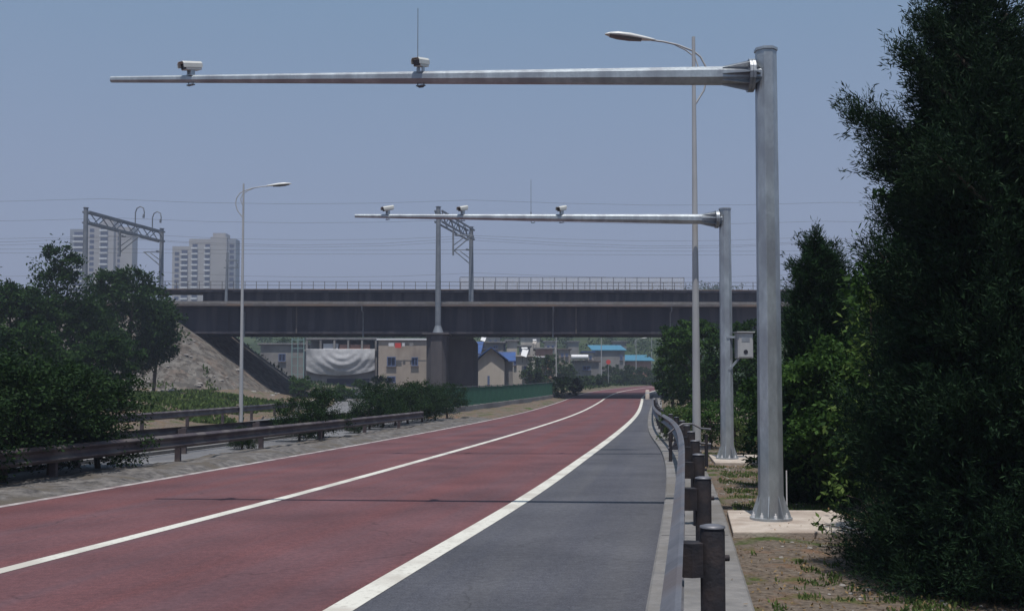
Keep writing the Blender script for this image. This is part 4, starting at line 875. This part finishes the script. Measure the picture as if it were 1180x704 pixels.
# ------------------------------------------------------------------ street lamps
def lamp(x, y, z0, H, rz, label, head=True, group='street lamps', scale=1.0):
    t = empty('street_lamp', (x, y, z0), label, 'street lamp', group, rz)
    MB().tube([(0, 0, 0), (0, 0, .4), (0, 0, H)], [.115, .105, .042], 14).build('pole', M['lamp_grey'], t)
    MB().tube([(0, 0, 0), (0, 0, .02)], .2, 12, smooth=False).build('base_plate', M['lamp_grey'], t)
    s = scale
    m = MB(); m.tube([(1.05*s, 0, H-.08), (.75*s, 0, H-.12), (.4*s, 0, H-.2), (0, 0, H-.36), (-.17*s, 0, H-.5), (-.30*s, 0, H-.75), (-.33*s, 0, H-1.02), (-.25*s, 0, H-1.35), (-.03, 0, H-1.70)], .024, 8); m.build('curved_arm', M['lamp_grey'], t)
    m = MB(); m.tube([(.5*s, 0, H-.18), (.2*s, 0, H-.33), (-.04*s, 0, H-.52), (-.12*s, 0, H-.78), (-.04, 0, H-1.1)], .018, 6); m.build('brace', M['lamp_grey'], t)
    # teardrop head
    hd = MB(); n = 14; secs = [(.0, .03, .03), (.12, .06, .05), (.35, .11, .075), (.65, .165, .10), (.95, .17, .095), (1.15, .12, .06), (1.27, .03, .02)]
    vs_ = []; Mh = Matrix.Translation((.95*s, 0, H-.085)) @ Matrix.Rotation(R_(-7), 4, 'Y')
    for (d_, wd, ht) in secs:
        for k in range(n):
            a = 2*math.pi*k/n; vs_.append(Mh @ Vector((d_, math.cos(a)*wd, max(-.25*ht, math.sin(a)*ht))))
    fs_ = [(i*n+k, (i+1)*n+k, (i+1)*n+(k+1) % n, i*n+(k+1) % n) for i in range(len(secs)-1) for k in range(n)]+[tuple(reversed(range(n)))[::-1], tuple(range((len(secs)-1)*n, len(secs)*n))]
    hd.add(vs_, fs_, True); ho = hd.build('lamp_head', M['lamp_white'], t)
    m = MB(); vs_ = []
    for (d_, wd, ht) in secs[2:6]:
        for k in range(n): a = math.pi+math.pi*k/(n-1); vs_.append(Mh @ Vector((d_, math.cos(a)*wd*.8, -.25*ht+math.sin(a)*ht*.55-.004)))
    m.add(vs_, [(i*n+k, i*n+k+1, (i+1)*n+k+1, (i+1)*n+k) for i in range(3) for k in range(n-1)], True); m.build('lens', M['lens'], ho)
    return t
xr, _, _ = at(803, 521, 24.2); lamp(xr, 24.2, .0, AZ(800, 43, 24.2), R_(180), 'tall grey street lamp on the right between the camera masts and the guardrail')
xl = AX(278, 440, 49); zl = gz(xl, 49); lamp(xl, 49, zl-.1, AZ(283, 212, 49)-zl+.1, R_(8), 'slender grey street lamp on the left beyond the opposite carriageway', scale=1.15)
for px, Yl, rz, lab in ((641, 133, 0, 'distant street lamp just behind the bridge, beside the green fence'), (693, 172, 0, 'distant street lamp before the house with the bright blue roof'), (733, 196, 0, 'distant street lamp at the bend before the teal roof'), (751, 232, 180, 'farthest street lamp, at the edge of the roadside trees')):
    x = AX(px, 420, Yl); z = gz(x, Yl); lamp(x, Yl, z-.1, (10.2 if px != 733 else AZ(733, 389, Yl)-z), R_(rz), lab)

# ------------------------------------------------------------------ trees and shrubs
C = lambda px, Y: AX(px, 450, Y)
# big juniper at right (nearest)
JX = 4.42; JY = 9.0
jp = [(.0, 1.22), (.4, 1.22), (1.0, 1.14), (1.7, 1.08), (2.5, 1.0), (3.3, .90), (4.0, .86), (4.5, .66), (5.0, .42), (5.4, .28), (6.1, .22), (6.7, .05)]
ex = [((-.5, -.1, 3.75), (-1.24, -.15, 4.20), 150, .085), ((-.5, 0, 3.5), (-1.0, .1, 3.80), 80, .07), ((-.45, -.3, 4.3), (-.86, -.3, 4.72), 90, .07), ((-.3, -.3, 4.6), (-.66, -.2, 5.05), 70, .06), ((-.7, -.2, 2.5), (-1.15, -.3, 2.95), 80, .08), ((-.3, -.6, 3.3), (-.9, -.9, 3.7), 80, .08)]
conifer('juniper_tree', (JX, JY, -.05), jp, 10500, 44, .055, 'juniper', 11, 'huge dark juniper filling the right edge of the view', extra=ex, sprig=.26, lump=.16, cx=[0]*7+[0, -.05, -.12, -.12, -.12])
jp2 = [(.0, 1.2), (1.0, 1.3), (2.2, 1.1), (3.2, .9), (4.2, .7), (5.0, .4), (5.6, .05)]
conifer('juniper_tree', (6.1, 9.6, -.05), jp2, 4200, 34, .07, 'juniper', 12, 'dark juniper behind the huge one at the right edge of the view', sprig=.26, lump=.16)
# columnar conifer behind the nearest mast
conifer('conifer', (AX(941, 300, 15.6), 15.6, -.1), [(0, .6), (.8, .62), (1.6, .52), (2.3, .46), (3.0, .40), (3.6, .38), (4.0, .24), (AZ(941, 266, 15.6), .03)], 4200, 34, .075, 'cypress', 21, 'narrow dark columnar conifer right of the nearest mast pole', sprig=.24, lump=.2)
tree('broadleaf_bush', (4.85, 14.7, -.1), 2.5, .85, .02, 'mid', 9000, .085, 22, 'leafy green bush behind the pale slab of the nearest mast', 'bush', nb=12, sig=.24)
tree('broadleaf_bush', (5.75, 13.4, -.1), 2.9, .95, .02, 'mid', 10000, .085, 23, 'tall leafy green bush between the slab and the huge juniper', 'bush', nb=12, sig=.24)
tree('broadleaf_bush', (5.0, 17.5, -.1), 2.4, .9, .02, 'broad', 8000, .09, 24, 'dark leafy bush at the foot of the columnar conifer', 'bush', nb=11, sig=.24)
# broadleaf trees mixed in
tree('broadleaf_tree', (4.95, 11.3, -.05), 4.0, 1.0, .7, 'mid', 7500, .085, 31, 'light leaved tree showing its branches behind the huge juniper', nb=9, sig=.26, extra=[(-.55, -.2, 3.85, .3, .3, .35), (-.55, 0, 3.0, .4, .4, .4)])
rg = np.random.default_rng(5)
t = empty('sapling', (3.95, 11.0, -.05), 'leafy sapling with light green drooping leaves beside the huge juniper', 'sapling')
blobs = [(.15, .2, 2.1, .25, .25, .5), (-.10, -.05, 1.35, .32, .3, .32), (.1, -.1, .95, .35, .3, .35), (-.3, -.1, .55, .16, .15, .25), (.15, -.1, 2.6, .35, .3, .18), (-.52, -.2, .22, .09, .09, .12)]
P, nr = crown_points(blobs, 1150, rg, per=18, sig=.34, shell=.3); new_obj('crown', leaves_mesh('crown', P, .075, L_['light'], rg, droop=.6, aspect=.45), t)
m = MB(); m.tube([(.25, .3, 0), (.2, .25, 1.2), (.1, .1, 2.9)], [.03, .022, .008], 7)
for b in blobs: m.tube([(.22, .27, max(.2, b[2]-.35)), (b[0]*.5+.1, b[1]*.5+.1, b[2]-.05), (b[0]-.05, b[1], b[2]+.05)], [.012, .009, .004], 5)
m.build('trunk', M['bark'], t)
# trees at mid distance on the right
tree('broadleaf_tree', (C(797, 47)+.0, 47, 0), AZ(795, 363, 47), 1.75, .5, 'mid', 13000, .15, 41, 'round leafy tree by the guardrail, left of the tall lamp under the bridge', nb=12)
tree('broadleaf_tree', (C(850, 42), 42, 0), AZ(860, 372, 42), 1.9, .5, 'broad', 13000, .15, 42, 'leafy tree behind the second camera mast', nb=12)
tree('broadleaf_tree', (C(905, 34), 34, 0), AZ(905, 360, 34), 1.9, .3, 'broad', 12000, .12, 43, 'dark leafy tree between the second mast and the nearest mast', nb=12)
tree('broadleaf_tree', (C(770, 58)+.3, 58, .1), AZ(775, 378, 58), 1.4, .3, 'broad', 9000, .17, 44, 'small dark leafy tree at the far end of the right guardrail', nb=9)
tree('broadleaf_tree', (C(1010, 24), 24, 0), AZ(1010, 300, 24), 2.0, .4, 'broad', 12000, .12, 45, 'tall leafy tree behind the conifer, left of the huge juniper', nb=12)
tree('broadleaf_tree', (C(960, 30), 30, 0), AZ(960, 330, 30), 1.8, .4, 'mid', 10000, .12, 46, 'leafy tree seen low between the columnar conifer and the juniper', nb=12)
rb = 'low bushes along the right verge'
lab = ['bright low bush at the start of the guardrail bend', 'bright bush just left of the tall street lamp', 'bush between the tall lamp and the second mast', 'light green bush right of the second mast', 'dark bush right behind the nearest mast pole', 'pale bush at the foot of the second mast']
for i, (px, Y, H, r, mk) in enumerate(((768, 46, .95, .9, 'mid'), (786, 31, 1.2, .75, 'weed'), (818, 29, 1.5, .8, 'mid'), (862, 28, 1.7, .8, 'mid'), (893, 22, 1.8, .8, 'broad'), (847, 26.6, 1.0, .5, 'weed'))):
    tree('bush', (C(px, Y)+(.4 if i == 0 else 0), Y, -.1), H, r, .05, mk, 4200, .075, 60+i, lab[i], 'bush', rb, nb=7, sig=.25)
# trees left, in front of the embankment
tree('broadleaf_tree', (C(150, 72), 72, .5), AZ(150, 306, 72)-.5, 3.4, 1.6, 'broad', 26000, .23, 51, 'wide dense tree before the stone embankment, below the railway portal', nb=16)
tree('broadleaf_tree', (C(62, 60), 60, .5), AZ(60, 281, 60)-.5, 2.4, .6, 'broad', 17000, .2, 52, 'tallest leafy tree on the left, its top pointing above the others', nb=13, extra=[(.1, 0, 7.7, 1.0, 1.0, 1.0), (-1.4, 0, 6.6, .9, .9, .8)])
tree('broadleaf_tree', (C(10, 56), 56, .5), AZ(10, 325, 56)-.5, 2.8, .5, 'broad', 16000, .2, 53, 'leafy tree at the left edge of the view', nb=12)
tree('broadleaf_tree', (C(105, 63), 63, .5), AZ(105, 335, 63)-.5, 2.6, .4, 'broad', 16000, .2, 54, 'lower leafy tree filling the gap between the two taller left trees', nb=12)
tree('broadleaf_tree', (C(-50, 58), 58, .5), 9, 3.2, .5, 'broad', 14000, .22, 55, 'leafy tree just past the left edge of the view', nb=12)
tree('broadleaf_tree', (C(40, 44), 44, .4), AZ(40, 368, 44)-.4, 2.3, .2, 'broad', 14000, .16, 56, 'low spreading tree beyond the opposite road at far left', nb=12)
tree('broadleaf_tree', (C(115, 50), 50, .4), AZ(115, 385, 50)-.4, 2.0, .2, 'broad', 13000, .17, 57, 'rounded low tree beside the third guardrail on the left', nb=12)
tree('broadleaf_tree', (C(176, 80), 80, .8), AZ(176, 345, 80)-1.2, 1.8, 2.2, 'broad', 9000, .2, 58, 'leafy tree at the top corner of the stone embankment', nb=10)
tree('broadleaf_tree', (C(-25, 100)-3, 90, 7), 7, 4.0, .6, 'broad', 12000, .3, 59, 'tree on the crest of the embankment at far left', nb=10)
# median shrubs: a few shapes, copied
protos = []
for s_ in range(3):
    o = tree('median_shrub', (0, 0, 0), 1.95, .95, .32, 'privet', 12000, .055, 80+s_, 'x', 'shrub', 'shrubs in the median between the guardrails', nb=12, r0=.05, sig=.22)
    protos.append(o)
used = [False]*3
ML = lambda Y: (LE(Y)-1.45+OI(Y)+.45)/2
sl = [(14.6, -.2, 1.15, 'dark median shrub at the far left edge of the view'), (16.1, .0, 1.12, 'dark median shrub second from the left edge'), (17.5, .0, 1.2, 'dark median shrub third from the left edge'), (18.9, -.05, 1.15, 'dark median shrub fourth from the left edge'),
      (20.6, -.1, 1.08, 'last dark median shrub of the left clump, before the open gap'), (18.3, -.6, 1.3, 'taller dark shrub at the back of the left clump'), (16.4, -.7, 1.35, 'tall dark shrub behind the leftmost median shrubs'), (19.9, -.6, 1.2, 'shrub behind the last one of the left clump'),
      (26.9, .05, .42, 'tiny round shrub alone in the gap, under the left guardrail'), (31.0, .0, .80, 'round median shrub just right of the left street lamp'), (33.0, .05, .92, 'larger round median shrub of the middle pair'), (36.4, .1, .40, 'tiny shrub between the middle pair and the far row')]
fr = [(426, 39.5, .86), (440, 41.5, 1.02), (456, 43.5, .98), (471, 45.5, 1.06), (486, 47.5, 1.08), (501, 49.5, 1.0), (516, 52, 1.05)]; frl = ['first', 'second', 'third', 'fourth', 'fifth', 'sixth', 'last']
for (px_, Y_, q_), lb_ in zip(fr, frl): sl.append((Y_, AX(px_, 460, Y_)-float(ML(Y_)), q_, f'{lb_} shrub of the far median row towards the green fence, counted from the left'))
for i, (Y, dx, s_, lb) in enumerate(sl):
    k = i % 3; o = protos[k] if not used[k] else copy_tree(protos[k]); used[k] = True
    o.location = (float(ML(Y))+dx, Y, gz(float(ML(Y))+dx, Y)-.03); o.rotation_euler = (0, 0, i*1.7); o.scale = (s_*1.12, s_*1.12, s_*1.02); o['label'] = lb; o['category'] = 'shrub'
# bushes at the bridge
for i, (px, Y, H, r, lb) in enumerate(((648, 97.5, 2.3, 1.25, 'dark bush in the shade under the bridge at the end of the green fence'), (664, 108, 2.2, .8, 'small dark bush under the bridge beside the road'), (345, 92, 2.0, 1.3, 'bush at the foot of the embankment under the bridge'), (395, 90, 1.6, 1.2, 'bush before the low wall near the bridge'), (415, 118, 1.9, 1.5, 'bush in front of the unfinished building'), (440, 116, 2.4, 1.6, 'bush in front of the tan house'))):
    x = C(px, Y); tree('bush', (x, Y, gz(x, Y)-.1), H, r, .1, 'privet' if i < 2 else 'mid', 3500, .16, 100+i, lb, 'bush', 'bushes around the bridge', nb=7)
# hedge and village trees
ht = 'trees on the slope behind the village'
th = []
rg = np.random.default_rng(3)
names = ['beside', 'left of', 'behind', 'above', 'near']
pl = [(625, 150, 5.5, 2.8, 'rounded tree right of the cream house with the solar heater'), (612, 146, 3.6, 2.0, 'low bush-like tree beside the cream house'), (640, 165, 5.5, 2.7, 'dark tree behind the first distant lamp'), (655, 172, 3.6, 2.2, 'low tree left of the long white water tank'),
      (708, 186, 4.0, 2.4, 'round roadside tree below the bright blue roof'), (724, 182, 3.8, 2.4, 'round roadside tree left of the teal roof house'), (742, 184, 3.6, 2.4, 'round roadside tree below the teal roof'), (697, 178, 2.4, 1.8, 'low roadside bush at the start of the far hedge'),
      (716, 174, 2.0, 2.2, 'low hedge bush left part at the far bend'), (732, 176, 2.1, 2.2, 'low hedge bush middle part at the far bend'), (748, 180, 2.1, 2.2, 'low hedge bush right part at the far bend'), (672, 150, 2.0, 2.0, 'roadside bush right under the roadside house'), (686, 160, 1.9, 1.9, 'roadside bush left of the far lamp'),
      (370, 200, 9, 4, 'tree behind the unfinished building'), (330, 190, 9, 4, 'tree behind the low grey house'), (490, 190, 10, 4, 'tree behind the pier, over the tan house')]
for i, (px, Y, H, r, lb) in enumerate(pl):
    x = C(px, Y)
    tree('broadleaf_tree', (x, Y, gz(x, Y)-.2), H, r, .2, 'far', 3600, .28, 200+i, lb, 'tree', 'trees around the village', nb=9)
# far wood on the slope: reads as one mass
blobs = []
for i in range(420):
    Y = 225+rg.random()**.8*190; x = C(300+560*rg.random(), Y); r = 2.6+rg.random()*2.4; blobs.append((x, Y, gz(x, Y)+r*.8, r, r, r*1.0))
P, nr = crown_points(blobs, 90000, rg, per=24, sig=.25, shell=.7)
o = new_obj('woodland', leaves_mesh('woodland', P, .75, L_['far'], rg, outward=nr*.5)); tag(o, 'hazy green woodland covering the slope behind the village houses', 'woodland', kind='stuff')

# weeds, grass, debris
def patch(name, n, fx, size, mk, seed, label, cat, aspect=.3, up=0.0, keep=None):
    rg = np.random.default_rng(seed); x, y = fx(rg, n); z = ground_z(x, y)
    if keep is not None:
        k = keep(x, y); x, y, z = x[k], y[k], z[k]
    P = np.stack([x, y, z-.01], -1); out = np.zeros((len(x), 3)); out[:, 2] = 1.6
    return tag(new_obj(name, leaves_mesh(name, P, size, L_[mk], rg, up=up, aspect=aspect, outward=out)), label, cat, kind='stuff')
def verge(rg, n):
    y = 5+22*rg.random(n)**1.4; x = KB(y)+1.0+rg.random(n)*3.0; return x, y
patch('grass', 60000, verge, .055, 'weed', 301, 'thin green grass tufts in the soil of the right verge', 'grass', keep=lambda x, y: (vnoise(x, y, .5, 31)+vnoise(x, y, .16, 32)*.6 > .10+.3*((y > 8.4) & (y < 11.2))) & ~((y > 11.65) & (y < 13.9) & (x > 2.6) & (x < 4.6)) & ~((y > 22.5) & (y < 25.3)))
def med(rg, n):
    y = 6+48*rg.random(n); x = LE(y)-.35-rg.random(n)*3.2; return x, y
patch('grass', 16000, med, .07, 'weed', 302, 'sparse weeds in the dirt of the median under the left guardrail', 'grass', keep=lambda x, y: (vnoise(x, y, .8, 33)+vnoise(x, y, .3, 34)*.6 > .15))
def slope(rg, n):
    y = 50+40*rg.random(n); x = OO(y)-1.0-rg.random(n)**1.2*22; return x, y
patch('undergrowth', 42000, slope, .28, 'weed', 303, 'green undergrowth at the foot of the stone embankment', 'undergrowth', aspect=.5, up=.2, keep=lambda x, y: (vnoise(x, y, 4.5, 35)*1.2+vnoise(x, y, 1.0, 36)*.8 > .18+np.clip((y-74)/22, -.25, .5)))
def far_f(rg, n):
    y = 112+90*rg.random(n); x = C(0, 1)*0 + (-55+110*rg.random(n)); return x, y
patch('undergrowth', 30000, far_f, .4, 'far', 304, 'green undergrowth between the village houses beyond the bridge', 'undergrowth', aspect=.5, up=.2, keep=lambda x, y: (vnoise(x, y, 5.0, 37) > -.1) & ((x < LE(y)-1.5) | (x > KB(y)+1.5)) & ((x < OO(y)-1) | (x > OI(y)+1)))
M_lit = leafmat('dry_leaves', (.10, .06, .03), (.26, .18, .09), .1); L_['litter'] = M_lit
rg = np.random.default_rng(77); yy_ = 5.5+20*rg.random(9000)**1.3; xx_ = KB(yy_)+.55+rg.random(9000)**.7*3.2; zz_ = ground_z(xx_, yy_)+.012; sl_ = (yy_ > 11.8) & (yy_ < 13.8) & (xx_ > 2.75) & (xx_ < 4.4); kk_ = xx_ < KB(yy_)+.82
zz_ = np.where(sl_, .012, zz_); zz_ = np.where(kk_, ZP(yy_)+.085, zz_); keep = (rg.random(9000) < np.where(sl_ | kk_, .10, .8))
tag(new_obj('leaf_litter', leaves_mesh('leaf_litter', np.stack([xx_, yy_, zz_], -1)[keep], .035, M_lit, rg, up=2.5, aspect=.6, outward=np.array([[0, 0, 0.]]))), 'dry leaves and twigs scattered over the right verge and the slab', 'leaf litter', kind='stuff')
# rubble: individual pale stones and dirt clods on the verge and the slope
rg = np.random.default_rng(9); stone_me = []
for k in range(4):
    m = MB(); n = 7; vs_ = []
    for j in range(5):
        a = math.pi*j/4
        for i in range(n): q = 2*math.pi*i/n; r = math.sin(a)*(.8+.4*rg.random())+.02; vs_.append((math.cos(q)*r, math.sin(q)*r*.8, math.cos(a)*.5*(.8+.3*rg.random())))
    m.add(vs_, [(j*n+i, (j+1)*n+i, (j+1)*n+(i+1) % n, j*n+(i+1) % n) for j in range(4) for i in range(n)])
    stone_me.append(m)
def stones(name, n, fx, s0, s1, seed, label, mk):
    rg = np.random.default_rng(seed); mb = MB(); x, y = fx(rg, n); z = ground_z(x, y)
    for i in range(n):
        s = s0+(s1-s0)*rg.random()**2.5; src = stone_me[i % 4]; Mx = Matrix.Translation((x[i], y[i], z[i]+s*.1)) @ Matrix.Rotation(rg.random()*6.28, 4, 'Z') @ Matrix.Scale(s, 4)
        mb.add([Mx @ Vector(v) for v in src.v], src.f)
    return tag(mb.build(name, M[mk]), label, 'rubble', kind='stuff')
def vg2(rg, n):
    y = 6+18*rg.random(n); x = KB(y)+1.1+rg.random(n)*2.6; k = (y > 11.6) & (y < 13.9); y = np.where(k, y+3, y); return x, y
stones('rubble', 500, vg2, .008, .04, 401, 'small stones and clods scattered on the soil of the right verge', 'rubble_stone')
def vg3(rg, n): y = 7+42*rg.random(n); x = LE(y)-.15-rg.random(n)*1.6; return x, y
stones('rubble', 420, vg3, .01, .045, 402, 'small stones scattered along the dirt edge of the median', 'rubble_stone')
def vg4(rg, n):
    y = 82+13*rg.random(n); x = -34-6*rg.random(n)+14*rg.random(n)**2; return x, y
stones('rubble', 150, vg4, .08, .34, 403, 'pale loose stones lying on the embankment slope', 'rubble_stone')

# ------------------------------------------------------------------ haze
hz = MB(); hz.box(-1700, -60, -8, 1700, 2260, 112); ho = hz.build('haze', bpy.data.materials.new('haze_air')); tag(ho, kind='stuff')
hm = ho.data.materials[0]; hm.use_nodes = True; N = hm.node_tree.nodes; N.remove(N['Principled BSDF'])
pv = N.new('ShaderNodeVolumePrincipled'); pv.inputs['Density'].default_value = .0009; pv.inputs['Color'].default_value = (.66, .72, .92, 1); pv.inputs['Anisotropy'].default_value = .2
hm.node_tree.links.new(pv.outputs[0], N['Material Output'].inputs['Volume'])
